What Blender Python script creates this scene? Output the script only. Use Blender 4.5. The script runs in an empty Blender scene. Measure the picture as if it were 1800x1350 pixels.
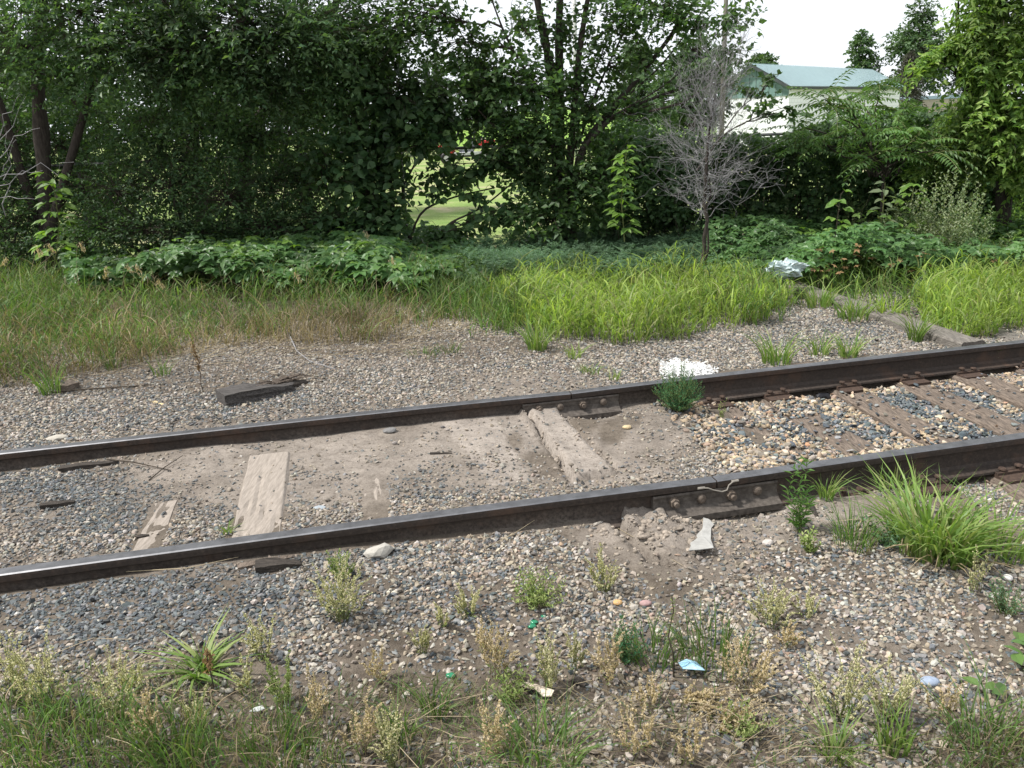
import bpy, math, random
import numpy as np
from mathutils import Vector, Matrix
R = math.radians
rng = np.random.default_rng(7)
random.seed(7)
sc = bpy.context.scene
C = sc.collection

# ------------------------------------------------------------------ camera
PITCH, ROLL, TRK = 0.304528, -0.0437108, 0.2024757
CAMH = 1.815
F0, CX0, CY0 = 1456.0, 900.0, 675.0          # focal length of the 1800 x 1350 photograph
_f = np.array([0, math.cos(PITCH), -math.sin(PITCH)]); _u = np.array([0, math.sin(PITCH), math.cos(PITCH)]); _r = np.array([1.0, 0, 0])
RT = _r*math.cos(ROLL) + _u*math.sin(ROLL)
UP = -_r*math.sin(ROLL) + _u*math.cos(ROLL)
cam = bpy.data.objects.new('camera', bpy.data.cameras.new('camera')); C.objects.link(cam)
cam.data.sensor_width = 36.0; cam.data.lens = 36.0*F0/1800.0
cam.data.clip_start = 0.05; cam.data.clip_end = 2000
M = Matrix.Identity(4)
for i in range(3):
    M[i][0], M[i][1], M[i][2] = RT[i], UP[i], -_f[i]
M[0][3], M[1][3], M[2][3] = 0, 0, CAMH
cam.matrix_world = M
sc.camera = cam

# ------------------------------------------------------------------ light
SUN_EL, SUN_AZ = R(55), R(-92)                 # azimuth clockwise from +Y (into the picture) towards +X
w = bpy.data.worlds.new('World'); sc.world = w; w.use_nodes = True
nt = w.node_tree
sky = nt.nodes.new('ShaderNodeTexSky'); sky.sky_type = 'NISHITA'; sky.sun_disc = False
sky.sun_elevation = SUN_EL; sky.sun_rotation = SUN_AZ; sky.air_density = 1.0; sky.dust_density = 1.5; sky.ozone_density = 1.0
hs = nt.nodes.new('ShaderNodeHueSaturation'); hs.inputs['Saturation'].default_value = 0.18   # thin white overcast
nt.links.new(sky.outputs[0], hs.inputs['Color'])
vm = nt.nodes.new('ShaderNodeMix'); vm.data_type = 'RGBA'; vm.inputs[0].default_value = 0.7; vm.inputs[7].default_value = (7.4, 7.75, 8.3, 1)   # even cloud veil
nt.links.new(hs.outputs[0], vm.inputs[6])
bgn = nt.nodes['Background']; nt.links.new(vm.outputs[2], bgn.inputs[0]); bgn.inputs[1].default_value = 0.108
sun = bpy.data.objects.new('sun', bpy.data.lights.new('sun', 'SUN')); C.objects.link(sun)
sun.data.energy = 3.8; sun.data.angle = R(3.5); sun.data.color = (1, 0.965, 0.91)
sd = Vector((math.sin(SUN_AZ)*math.cos(SUN_EL), math.cos(SUN_AZ)*math.cos(SUN_EL), math.sin(SUN_EL)))
sun.rotation_euler = sd.to_track_quat('Z', 'Y').to_euler()
sc.view_settings.view_transform = 'Standard'; sc.view_settings.look = 'None'
sc.view_settings.exposure = 0.70; sc.view_settings.gamma = 1.0
sc.cycles.max_bounces = 6; sc.cycles.diffuse_bounces = 3; sc.cycles.transmission_bounces = 3
sc.cycles.transparent_max_bounces = 4

# ------------------------------------------------------------------ pixel <-> world
CA, SA = math.cos(TRK), math.sin(TRK)
def ray(px, py): return _f + RT*(px-CX0)/F0 - UP*(py-CY0)/F0
def at(px, py, z=0.0):
    v = ray(px, py); t = (z-CAMH)/v[2]
    return np.array([v[0]*t, v[1]*t, z])
def atY(px, py, Y):
    v = ray(px, py); return np.array([0, 0, CAMH]) + v*(Y/v[1])
def proj(x, y, z):
    d = (x, y, z-CAMH)
    zz = d[0]*_f[0]+d[1]*_f[1]+d[2]*_f[2]
    a = d[0]*RT[0]+d[1]*RT[1]+d[2]*RT[2]; b = d[0]*UP[0]+d[1]*UP[1]+d[2]*UP[2]
    zz = np.maximum(zz, 1e-3)
    return CX0+F0*a/zz, CY0-F0*b/zz
def xy(u, v): return u*CA - v*SA, u*SA + v*CA
def uv(x, y): return x*CA + y*SA, -x*SA + y*CA

# ------------------------------------------------------------------ noise
def _h(i, j, s):
    a = np.sin(i*127.1 + j*311.7 + s*74.7)*43758.5453
    return a - np.floor(a)
def vn(x, y, s=0):
    x = np.asarray(x, float); y = np.asarray(y, float)
    i = np.floor(x); j = np.floor(y); fx = x-i; fy = y-j
    fx = fx*fx*(3-2*fx); fy = fy*fy*(3-2*fy)
    return (_h(i, j, s)*(1-fx)+_h(i+1, j, s)*fx)*(1-fy) + (_h(i, j+1, s)*(1-fx)+_h(i+1, j+1, s)*fx)*fy
def fbm(x, y, s=0, o=4):
    t = 0; a = .5
    for k in range(o):
        t = t + a*vn(x*2**k, y*2**k, s+k); a *= .5
    return t
def ss(a, b, x):
    t = np.clip((np.asarray(x, float)-a)/(b-a), 0, 1); return t*t*(3-2*t)
def inpoly(px, py, poly):
    px = np.asarray(px, float); py = np.asarray(py, float); res = np.zeros(px.shape, bool); n = len(poly)
    for k in range(n):
        x0, y0 = poly[k]; x1, y1 = poly[(k+1) % n]
        c = (y0 > py) != (y1 > py)
        res ^= c & (px < (x1-x0)*(py-y0)/((y1-y0) if y1 != y0 else 1e-9)+x0)
    return res
def segdist(x, y, pts):
    d = np.full(np.shape(x), 1e9)
    for (ax, ay), (bx, by) in zip(pts[:-1], pts[1:]):
        L2 = (bx-ax)**2+(by-ay)**2+1e-12
        t = np.clip(((x-ax)*(bx-ax)+(y-ay)*(by-ay))/L2, 0, 1)
        d = np.minimum(d, np.hypot(x-ax-t*(bx-ax), y-ay-t*(by-ay)))
    return d
def ell(px, py, L):
    """largest of soft ellipses (cx, cy, rx, ry, strength)"""
    o = np.zeros(np.shape(px))
    for cx, cy, rx, ry, s in L:
        q = ((px-cx)/rx)**2+((py-cy)/ry)**2
        o = np.maximum(o, s*np.clip(1.35-q*.85, 0, 1))
    return o

# ------------------------------------------------------------------ mesh building
class G:
    def __init__(s): s.V = []; s.F = []; s.n = 0; s.mi = []; s.col = []
    def add(s, V, *Fs, mi=0, col=None):
        V = np.asarray(V, np.float32).reshape(-1, 3)
        for F in Fs:
            F = np.asarray(F, np.int64); F = F.reshape(-1, F.shape[-1])
            s.F.append(F + s.n); s.mi.append(np.full(len(F), mi, np.int32))
        s.V.append(V); s.n += len(V)
        if col is not None: s.col.append(np.asarray(col, np.float32).reshape(-1, 4))
    def build(s, name, mats, parent=None, smooth=False, attrs=None):
        me = bpy.data.meshes.new(name)
        V = np.concatenate(s.V); me.vertices.add(len(V)); me.vertices.foreach_set('co', V.ravel())
        tot = np.concatenate([np.full(len(F), F.shape[1], np.int32) for F in s.F])
        li = np.concatenate([F.ravel() for F in s.F]).astype(np.int32)
        me.loops.add(len(li)); me.loops.foreach_set('vertex_index', li)
        st = np.zeros(len(tot), np.int32); st[1:] = np.cumsum(tot)[:-1]
        me.polygons.add(len(tot)); me.polygons.foreach_set('loop_start', st)
        me.polygons.foreach_set('material_index', np.concatenate(s.mi))
        me.polygons.foreach_set('use_smooth', np.full(len(tot), smooth, bool))
        if s.col:
            a = me.color_attributes.new('albedo', 'FLOAT_COLOR', 'POINT'); a.data.foreach_set('color', np.concatenate(s.col).ravel())
        for k, arr in (attrs or {}).items():
            a = me.attributes.new(k, 'FLOAT', 'POINT'); a.data.foreach_set('value', np.asarray(arr, np.float32).ravel())
        me.update(calc_edges=True)
        for m in (mats if isinstance(mats, (list, tuple)) else [mats]): me.materials.append(m)
        o = bpy.data.objects.new(name, me); C.objects.link(o)
        if parent is not None: o.parent = parent
        return o
def shift(o):
    """move a finished top-level mesh's origin to the bottom centre of its own points"""
    me = o.data; n = len(me.vertices); a = np.empty(n*3, np.float32); me.vertices.foreach_get('co', a); a = a.reshape(-1, 3)
    c = (a.min(0)+a.max(0))/2; c[2] = a[:, 2].min(); a -= c; me.vertices.foreach_set('co', a.ravel()); o.location = c.tolist(); me.update()
    return o
def tag(o, label=None, cat=None, group=None, kind=None):
    if label: o['label'] = label
    if cat: o['category'] = cat
    if group: o['group'] = group
    if kind: o['kind'] = kind
    return o
def thing(name, label, cat, loc=(0, 0, 0), group=None):
    o = bpy.data.objects.new(name, None); o.empty_display_size = .1; C.objects.link(o); o.location = [float(q) for q in loc]
    return tag(o, label, cat, group)
def keep(o, parent):
    """parent o under a thing without moving its world-space points"""
    o.parent = parent; o.matrix_parent_inverse = Matrix.Translation(-Vector(parent.location)); return o
def unit(a): return a/np.maximum(np.linalg.norm(a, axis=-1, keepdims=True), 1e-9)
def rnd(n, s=1.0): return rng.normal(size=(n, 3))*s

def tube(g, pts, r0, r1=None, n=5, mi=0, cap=False):
    pts = np.asarray(pts, float); k = len(pts); r1 = r0 if r1 is None else r1
    rad = np.linspace(r0, r1, k) if np.isscalar(r0) else np.asarray(r0, float)
    T = unit(np.gradient(pts, axis=0)); ref = np.array([0, 0, 1.0]) if abs(T[0][2]) < .9 else np.array([1.0, 0, 0])
    S = unit(np.cross(T, ref)); N = np.cross(S, T)
    an = np.arange(n)*2*math.pi/n
    V = pts[:, None]+rad[:, None, None]*(np.cos(an)[None, :, None]*S[:, None]+np.sin(an)[None, :, None]*N[:, None])
    i = np.arange(k-1)[:, None]*n; j = np.arange(n)[None]; j2 = (j+1) % n
    Fq = np.stack([i+j, i+j2, i+n+j2, i+n+j], -1).reshape(-1, 4)
    Fs = [Fq]
    if cap: Fs += [np.arange(n)[None, ::-1], (np.arange(n)+(k-1)*n)[None]]
    g.add(V, *Fs, mi=mi)
def curve(a, b, sag=0.0, wob=.05, k=6):
    a = np.asarray(a, float); b = np.asarray(b, float); t = np.linspace(0, 1, k)[:, None]; L = np.linalg.norm(b-a)
    p = a+(b-a)*t; p[:, 2] += sag*L*np.sin(t[:, 0]*math.pi)
    n = rng.normal(size=(k, 3))*wob*L*np.sin(t*math.pi)*.5
    return p+n
def box(g, x0, x1, y0, y1, z0, z1, mi=0, T=None):
    V = np.array([[x, y, z] for x in (x0, x1) for y in (y0, y1) for z in (z0, z1)], float)
    if T is not None: V = T(V)
    g.add(V, [[0, 1, 3, 2], [4, 6, 7, 5], [0, 4, 5, 1], [2, 3, 7, 6], [0, 2, 6, 4], [1, 5, 7, 3]], mi=mi)
def prism(g, prof, s0, s1, fn, mi=0, secs=None, caps=True, facemi=None):
    """extrude closed 2D profile along s; fn(s, a, b) -> xyz"""
    prof = np.asarray(prof, float); n = len(prof); S = np.asarray(secs) if secs is not None else np.array([s0, s1]); k = len(S)
    ssv = np.repeat(S, n); a = np.tile(prof[:, 0], k); b = np.tile(prof[:, 1], k)
    V = fn(ssv, a, b); i = np.arange(k-1)[:, None]*n; j = np.arange(n)[None]; j2 = (j+1) % n
    Fq = np.stack([i+j, i+j2, i+n+j2, i+n+j], -1)
    base = g.n
    g.add(V, Fq.reshape(-1, 4), mi=mi)
    if facemi:
        m = np.full((k-1, n), mi, np.int32)
        for e, q in facemi.items(): m[:, e] = q
        g.mi[-1] = m.ravel()
    if caps: g.F += [np.arange(n)[None, ::-1]+base, (np.arange(n)+(k-1)*n)[None]+base]; g.mi += [np.array([mi], np.int32)]*2

LEAF1 = (np.array([[0, 0, 0], [.45, .5, .1], [.45, -.5, .1], [1, 0, -.06]]), [np.array([[0, 3, 1], [0, 2, 3]])])
LEAF2 = (np.array([[0, 0, 0], [.36, 0, 0], [.72, 0, -.03], [1, 0, -.12], [.3, .46, .09], [.66, .36, .04], [.3, -.46, .09], [.66, -.36, .04]]),
         [np.array([[0, 1, 4], [2, 3, 5], [0, 6, 1], [2, 7, 3]]), np.array([[1, 2, 5, 4], [1, 6, 7, 2]])])
def leaves(g, P, D, N, L, Wd, kind=LEAF1, mi=0):
    P = np.asarray(P, float); n = len(P)
    if n == 0: return
    D = unit(np.asarray(D, float)); S = unit(np.cross(N, D)); N2 = np.cross(D, S)
    L = np.broadcast_to(np.asarray(L, float), (n,)); Wd = np.broadcast_to(np.asarray(Wd, float), (n,))
    t, Fs = kind; m = len(t)
    V = P[:, None]+D[:, None]*(t[None, :, 0, None]*L[:, None, None])+S[:, None]*(t[None, :, 1, None]*Wd[:, None, None])+N2[:, None]*(t[None, :, 2, None]*L[:, None, None])
    off = (np.arange(n)*m)[:, None, None]
    g.add(V, *[(F[None]+off).reshape(-1, F.shape[1]) for F in Fs], mi=mi)
def blades(g, P, H, lean, Wd, droop=.5, k=4, mi=0):
    """ribbon grass blades; lean = horizontal reach vector per blade"""
    n = len(P)
    if n == 0: return
    P = np.asarray(P, float); t = np.linspace(0, 1, k+1)
    H = np.broadcast_to(H, (n,)); Wd = np.broadcast_to(Wd, (n,)); droop = np.broadcast_to(droop, (n,))
    up = t[None]*(1-.45*droop[:, None]*t[None]**2.2)*H[:, None]
    hor = lean[:, None]*(t[None, :, None]**1.9)
    ctr = P[:, None]+hor*H[:, None, None]; ctr[..., 2] += up
    az = rng.uniform(0, math.pi, n); side = np.stack([np.cos(az), np.sin(az), np.zeros(n)], -1)
    wd = (Wd[:, None]*np.array([.75]+[1-.75*q**1.6 for q in t[1:-1]])[None])[..., None]*.5
    A = ctr[:, :-1]-side[:, None]*wd; B = ctr[:, :-1]+side[:, None]*wd
    V = np.concatenate([np.stack([A, B], 2).reshape(n, -1, 3), ctr[:, -1:]], 1); m = 2*k+1
    off = (np.arange(n)*m)[:, None, None]
    Fq = np.array([[2*i, 2*i+1, 2*i+3, 2*i+2] for i in range(k-1)]); Ft = np.array([[2*k-2, 2*k-1, 2*k]])
    g.add(V, (Fq[None]+off).reshape(-1, 4), (Ft[None]+off).reshape(-1, 3), mi=mi)

# ------------------------------------------------------------------ materials
def newmat(name):
    m = bpy.data.materials.new(name); m.use_nodes = True
    return m, m.node_tree, m.node_tree.nodes['Principled BSDF']
def ramp(nt, fac, stops):
    r = nt.nodes.new('ShaderNodeValToRGB'); e = r.color_ramp.elements
    while len(e) < len(stops): e.new(.5)
    for q, (p, c) in zip(e, stops): q.position = p; q.color = (*c, 1)
    nt.links.new(fac, r.inputs[0]); return r.outputs[0]
def noise(nt, scale, detail=4, rough=.6, vec=None):
    n = nt.nodes.new('ShaderNodeTexNoise'); n.inputs['Scale'].default_value = scale; n.inputs['Detail'].default_value = detail; n.inputs['Roughness'].default_value = rough
    if vec is not None: nt.links.new(vec, n.inputs['Vector'])
    return n.outputs['Fac']
def geo(nt): return nt.nodes.new('ShaderNodeNewGeometry')
def mixc(nt, f, a, b, mode='MIX'):
    m = nt.nodes.new('ShaderNodeMix'); m.data_type = 'RGBA'; m.blend_type = mode
    for v, i in ((f, 0), (a, 6), (b, 7)):
        if hasattr(v, 'is_output'): nt.links.new(v, m.inputs[i])
        else: m.inputs[i].default_value = v if i == 0 else (*v, 1)
    return m.outputs[2]
def bump(nt, b, h, strength=.4, dist=.01):
    n = nt.nodes.new('ShaderNodeBump'); n.inputs['Strength'].default_value = strength; n.inputs['Distance'].default_value = dist
    nt.links.new(h, n.inputs['Height']); nt.links.new(n.outputs[0], b.inputs['Normal'])
def leafmat(name, cols, trans=.35, rough=.5, spec=.35, vary=.5, nscale=.9):
    """leaf colours picked per leaf, drifting slowly through space"""
    m, nt, b = newmat(name); g = geo(nt)
    c = ramp(nt, g.outputs['Random Per Island'], [(i/(len(cols)-1), q) for i, q in enumerate(cols)])
    nz = noise(nt, nscale, 2, .5, g.outputs['Position'])
    k = ramp(nt, nz, [(.3, (1-vary,)*3), (.7, (1+vary*.35,)*3)])
    c = mixc(nt, 1.0, c, k, 'MULTIPLY')
    nt.links.new(c, b.inputs['Base Color']); b.inputs['Roughness'].default_value = rough; b.inputs['Specular IOR Level'].default_value = spec
    tr = nt.nodes.new('ShaderNodeBsdfTranslucent'); c2 = mixc(nt, 1.0, c, (1.25, 1.35, .55), 'MULTIPLY'); nt.links.new(c2, tr.inputs[0])
    mx = nt.nodes.new('ShaderNodeMixShader'); mx.inputs[0].default_value = trans
    nt.links.new(b.outputs[0], mx.inputs[1]); nt.links.new(tr.outputs[0], mx.inputs[2]); nt.links.new(mx.outputs[0], nt.nodes['Material Output'].inputs[0])
    return m
def plain(name, c1, c2, scale=20, rough=.8, metal=0.0, bmp=.3, bd=.004, stretch=None, spec=.3, detail=5):
    m, nt, b = newmat(name)
    tc = nt.nodes.new('ShaderNodeTexCoord'); vec = tc.outputs['Object']
    if stretch:
        mp = nt.nodes.new('ShaderNodeMapping'); mp.inputs['Scale'].default_value = stretch; nt.links.new(vec, mp.inputs[0]); vec = mp.outputs[0]
    n = noise(nt, scale, detail, .65, vec)
    nt.links.new(ramp(nt, n, [(.3, c1), (.7, c2)]), b.inputs['Base Color'])
    b.inputs['Roughness'].default_value = rough; b.inputs['Metallic'].default_value = metal; b.inputs['Specular IOR Level'].default_value = spec
    if bmp: bump(nt, b, n, bmp, bd)
    return m

# ground: dust / soil / turf blended by attributes of the terrain
mg, nt, b = newmat('ground_soil'); g_ = geo(nt)
def attr(nt, n): a = nt.nodes.new('ShaderNodeAttribute'); a.attribute_name = n; return a.outputs['Fac']
n1 = noise(nt, 9, 6, .65, g_.outputs['Position']); n2 = noise(nt, 160, 4, .7, g_.outputs['Position']); n3 = noise(nt, 45, 5, .7, g_.outputs['Position'])
soil = ramp(nt, n1, [(.3, (.085, .070, .055)), (.7, (.165, .137, .108))])
dust = ramp(nt, n1, [(.32, (.235, .205, .178)), (.68, (.365, .32, .278))])
c = mixc(nt, attr(nt, 'dust'), soil, dust)
c = mixc(nt, 1.0, c, ramp(nt, n2, [(.3, (.68, .68, .68)), (.65, (1.12, 1.12, 1.12))]), 'MULTIPLY')
c = mixc(nt, .8, c, ramp(nt, n3, [(.36, (.62, .60, .58)), (.5, (1, 1, 1))]), 'MULTIPLY')
turf = ramp(nt, noise(nt, .45, 8, .72, g_.outputs['Position']), [(.34, (.12, .20, .05)), (.5, (.20, .265, .085)), (.62, (.33, .305, .18))])
c = mixc(nt, attr(nt, 'turf'), c, turf)
nt.links.new(c, b.inputs['Base Color']); b.inputs['Roughness'].default_value = .95; b.inputs['Specular IOR Level'].default_value = .1
add = nt.nodes.new('ShaderNodeMath'); add.operation = 'ADD'; nt.links.new(n2, add.inputs[0]); nt.links.new(n3, add.inputs[1])
bump(nt, b, add.outputs[0], .6, .012)

# stones: own colours carried by a colour attribute
def stonemat(name, rough, bs):
    m, nt, b = newmat(name)
    a = nt.nodes.new('ShaderNodeAttribute'); a.attribute_name = 'albedo'; g = geo(nt)
    nz = noise(nt, bs, 4, .65, g.outputs['Position'])
    nt.links.new(mixc(nt, 1.0, a.outputs['Color'], ramp(nt, nz, [(.3, (.78, .77, .75)), (.7, (1.14, 1.13, 1.12))]), 'MULTIPLY'), b.inputs['Base Color'])
    b.inputs['Roughness'].default_value = rough; b.inputs['Specular IOR Level'].default_value = .3; bump(nt, b, nz, .35, .004)
    return m
m_stone = stonemat('ballast_stone', .78, 130)
# steel
def railmat():
    m, nt, b = newmat('rusty_rail_steel'); g = geo(nt)
    sx = nt.nodes.new('ShaderNodeSeparateXYZ'); nt.links.new(g.outputs['Position'], sx.inputs[0])
    nz = noise(nt, 60, 6, .7, g.outputs['Position']); nb = noise(nt, 2.2, 3, .6, g.outputs['Position'])
    c = ramp(nt, nz, [(.3, (.022, .017, .014)), (.55, (.042, .032, .026)), (.75, (.075, .056, .044))])
    c = mixc(nt, ramp(nt, noise(nt, 5, 5, .7, g.outputs['Position']), [(.5, (0, 0, 0)), (.7, (.7, .7, .7))]), c, (.085, .05, .033))
    # mud splashed up the web west of the joints
    mr = nt.nodes.new('ShaderNodeMapRange'); mr.inputs[1].default_value = 2.4; mr.inputs[2].default_value = -.2; nt.links.new(sx.outputs[0], mr.inputs[0])
    mz = nt.nodes.new('ShaderNodeMapRange'); mz.inputs[1].default_value = .125; mz.inputs[2].default_value = .02; nt.links.new(sx.outputs[2], mz.inputs[0])
    mm = nt.nodes.new('ShaderNodeMath'); mm.operation = 'MULTIPLY'; nt.links.new(mr.outputs[0], mm.inputs[0]); nt.links.new(mz.outputs[0], mm.inputs[1])
    m2 = nt.nodes.new('ShaderNodeMath'); m2.operation = 'MULTIPLY'; nt.links.new(mm.outputs[0], m2.inputs[0]); nt.links.new(ramp(nt, nb, [(.35, (.25,)*3), (.65, (1,)*3)]), m2.inputs[1])
    c = mixc(nt, m2.outputs[0], c, ramp(nt, nz, [(.35, (.045, .037, .031)), (.65, (.20, .17, .145))]))
    nt.links.new(c, b.inputs['Base Color']); b.inputs['Roughness'].default_value = .75; b.inputs['Specular IOR Level'].default_value = .3
    bump(nt, b, nz, .3, .003); return m
m_rail = railmat()
m_head = plain('worn_rail_head', (.12, .12, .125), (.21, .21, .22), 14, .47, .8, .12, .001, (1, 1, 1), detail=6)
m_rust = plain('rusty_iron', (.03, .021, .017), (.09, .058, .042), 55, .85, .1, .4, .004)
m_bolt = plain('dusty_bolt_iron', (.07, .052, .04), (.19, .155, .125), 45, .8, .1, .4, .003)
m_bar = plain('dusty_joint_iron', (.04, .033, .028), (.125, .108, .093), 38, .8, .1, .35, .003)
m_tie = plain('creosoted_tie_wood', (.05, .039, .031), (.215, .17, .135), 14, .9, 0, .7, .012, (9, 1, 9))
m_tie_pale = plain('dusty_tie_wood', (.19, .163, .137), (.32, .277, .238), 12, .95, 0, .4, .006, (8, 1, 8))
m_tie_grey = plain('weathered_grey_timber', (.06, .053, .047), (.22, .20, .175), 12, .95, 0, .6, .01, (10, 1, 10))
m_rotten = plain('rotten_black_wood', (.02, .017, .014), (.075, .062, .052), 14, .95, 0, .8, .015, (1, 8, 8))
m_chunk = plain('charred_tie_wood', (.02, .018, .017), (.115, .105, .098), 9, .9, 0, .7, .012, (1, 12, 12))
m_bark = plain('dark_bark', (.028, .022, .018), (.075, .062, .052), 16, .95, 0, .9, .02, (3, 3, .6))
m_twig = plain('dark_twig', (.03, .024, .018), (.07, .055, .04), 30, .9, 0, 0)
m_dead = plain('grey_dead_wood', (.17, .165, .165), (.32, .31, .31), 20, .9, 0, 0)
m_stemg = plain('green_stem', (.08, .10, .035), (.15, .16, .06), 30, .8, 0, 0)
m_straw = leafmat('dry_straw', [(.38, .31, .20), (.50, .42, .29), (.28, .22, .14)], .2, .8, .1)

# leaves
L_left = leafmat('leaf_shade_tree', [(.06, .13, .06), (.09, .17, .07), (.125, .205, .085), (.075, .14, .062), (.17, .26, .10)], .42)  # last colour is sun-flecked leaves, sunlight painted into the leaf tint
L_dark = leafmat('leaf_dark', [(.042, .095, .04), (.065, .13, .05), (.09, .16, .06), (.05, .10, .042), (.13, .21, .075)], .38)  # brightest stop paints leaves caught by sun flecks
L_mid = leafmat('leaf_mid_tree', [(.058, .125, .046), (.085, .16, .055), (.11, .19, .065), (.065, .13, .05), (.16, .25, .085)], .42)  # final stop puts a painted sun fleck on the odd leaf
L_yel = leafmat('leaf_yellow_green', [(.14, .26, .055), (.19, .32, .07), (.26, .37, .085), (.10, .20, .05), (.30, .40, .11)], .45)
L_ail = leafmat('leaf_feather_shrub', [(.09, .18, .055), (.115, .215, .065), (.145, .245, .07)], .4)
L_sap = leafmat('leaf_sapling', [(.14, .26, .045), (.18, .30, .055), (.11, .22, .04)], .42)
L_creep = leafmat('leaf_creeper', [(.075, .17, .055), (.10, .21, .065), (.14, .25, .08), (.085, .18, .06)], .36, .42)
L_vetch = leafmat('leaf_vetch', [(.10, .20, .10), (.135, .235, .125), (.09, .18, .09)], .34, .6)
L_weed = leafmat('leaf_grey_weed', [(.16, .23, .11), (.22, .28, .145), (.28, .31, .19)], .32, .7)
L_brown = leafmat('leaf_withered', [(.24, .15, .07), (.30, .19, .09), (.15, .09, .05)], .25, .8)
L_far = leafmat('leaf_far_tree', [(.055, .115, .042), (.08, .145, .055), (.11, .175, .065)], .28, nscale=.3)
L_con = leafmat('needle_dark', [(.022, .042, .028), (.035, .06, .04)], .12, nscale=.4)
L_conb = leafmat('needle_brownish', [(.075, .07, .055), (.10, .095, .075), (.06, .07, .05)], .12, nscale=.4)
Gr_bright = leafmat('grass_bright', [(.22, .34, .07), (.30, .42, .09), (.40, .50, .13), (.15, .26, .06), (.40, .41, .19)], .46, .5, .25, .35)
Gr_mid = leafmat('grass_mid', [(.08, .165, .045), (.12, .22, .055), (.18, .27, .075), (.06, .12, .035), (.25, .25, .12)], .38, .5, .25, .45)
Gr_left = leafmat('grass_fading', [(.07, .14, .04), (.10, .18, .05), (.14, .19, .065), (.24, .21, .12)], .34, .6, .2, .45)
Gr_dry = leafmat('grass_dry', [(.28, .22, .14), (.40, .32, .21), (.20, .155, .10), (.13, .11, .07)], .25, .8, .1, .5)
Gr_tuft = leafmat('grass_tuft', [(.12, .21, .055), (.17, .27, .065), (.22, .31, .09), (.31, .31, .15)], .4, .45, .3, .35)
S_pale = leafmat('seed_pale', [(.52, .48, .28), (.60, .56, .36), (.43, .43, .24), (.55, .50, .35)], .3, .8, .1, .2)
S_tan = leafmat('seed_tan', [(.54, .43, .28), (.64, .53, .37), (.46, .36, .22), (.58, .50, .32)], .3, .8, .1, .2)
S_green = leafmat('seed_green', [(.19, .28, .085), (.27, .35, .12), (.38, .41, .18)], .32, .7, .15, .3)
L_dbush = leafmat('leaf_dense_bush', [(.045, .15, .075), (.065, .19, .09), (.10, .22, .10), (.19, .22, .09)], .3, .6, .2, .3)
#@@TERRAIN
# ------------------------------------------------------------------ terrain
V_NEAR, V_FAR = 3.378, 4.888                  # rail centre lines
RAIL_H = 0.165
JN, JF = 1.66, 1.38                           # u of the two rail joints
def P2(L): return [tuple(at(*p)[:2]) for p in L]
CR1 = P2([(925, 738), (942, 760), (958, 790), (985, 825), (1003, 858)])            # cracks along the heaved mud strip
CR2 = P2([(985, 735), (1003, 757), (1022, 778), (1040, 800), (1060, 820), (1082, 840)])
CR3 = P2([(1062, 905), (1078, 920), (1092, 940), (1110, 958), (1145, 985), (1185, 998)])
CR4 = P2([(1168, 905), (1180, 925), (1195, 932)])
CR5 = P2([(905, 808), (925, 812), (950, 808)])
CR6 = P2([(925, 688), (950, 678), (985, 680), (1005, 686)])
STRIP = P2([(915, 735), (980, 730), (1082, 846), (1003, 860)])
MOUND = [(1060, 915), (1100, 888), (1180, 890), (1215, 935), (1200, 985), (1150, 990), (1100, 960)]
def gz(x, y):
    x = np.asarray(x, float); y = np.asarray(y, float); u, v = uv(x, y)
    near_f = 1-ss(9, 14, np.hypot(x, y-3))
    zi = .064-.03*ss(.6, 1.3, u)-.09*ss(1.7, 2.8, u)
    zn = .090-.03*ss(-.8, .5, u)-.048*ss(.5, 1.4, u)-.05*ss(2.2, 3.0, u)-.07*ss(3.15, 1.8, v)*ss(3.0, 0, u)-.03*ss(3.0, 1.8, v)
    zo = .04-.065*ss(1.2, 3.0, u)-.10*ss(6.8, 9.0, v)
    z = zn+(zi-zn)*ss(3.33, 3.43, v); z = z+(zo-z)*ss(4.85, 4.95, v)
    z = z+near_f*(.035*(fbm(x*.9, y*.9, 3, 3)-.45)+.02*(fbm(x*3.2, y*3.2, 5, 3)-.45)+.009*(fbm(x*16, y*16, 9, 3)-.45))
    z = z-.055*np.exp(-((u-1.55)/.22)**2-((v-4.79)/.10)**2)-.05*np.exp(-((u-1.80)/.25)**2-((v-3.28)/.07)**2)
    if np.size(x):
        m = (u > .6) & (u < 2.4) & (v > 2.4) & (v < 5.9)
        if np.any(m):
            xs, ys = x[m], y[m]; rough = fbm(xs*22, ys*22, 21, 4)-.45
            dz = np.zeros(xs.shape)
            wob = .02*(fbm(xs*14, ys*14, 31, 2)-.4)
            ins = inpoly(xs+wob, ys+wob, STRIP)
            dz += np.where(ins, .034+.014*rough, 0)
            px, py = proj(xs, ys, 0*xs)
            md = ell(px, py, [(1140, 935, 75, 48, 1)])
            dz += md*(.022+.085*rough)
            for L, wd, dp in ((CR1, .013, .075), (CR2, .016, .055), (CR3, .022, .08), (CR4, .012, .04), (CR5, .008, .02), (CR6, .012, .03)):
                d = segdist(xs+wob*1.2, ys-wob, L)
                dz += -dp*np.exp(-(d/wd)**2)+.012*np.exp(-((d-2.6*wd)/(1.3*wd))**2)*(fbm(xs*30, ys*30, 41, 2)+.2)
            dz += -.075*ell(px, py, [(1072, 918, 20, 13, 1), (1102, 945, 16, 9, .8), (1150, 990, 20, 6, .5)])
            z = np.array(z); z[m] += dz
    return z
def gp(px, py, dz=0.0):
    z = 0.0
    for _ in range(4):
        p = at(px, py, z); z = float(gz(np.array([p[0]]), np.array([p[1]]))[0])
    return np.array([p[0], p[1], z+dz])
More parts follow.
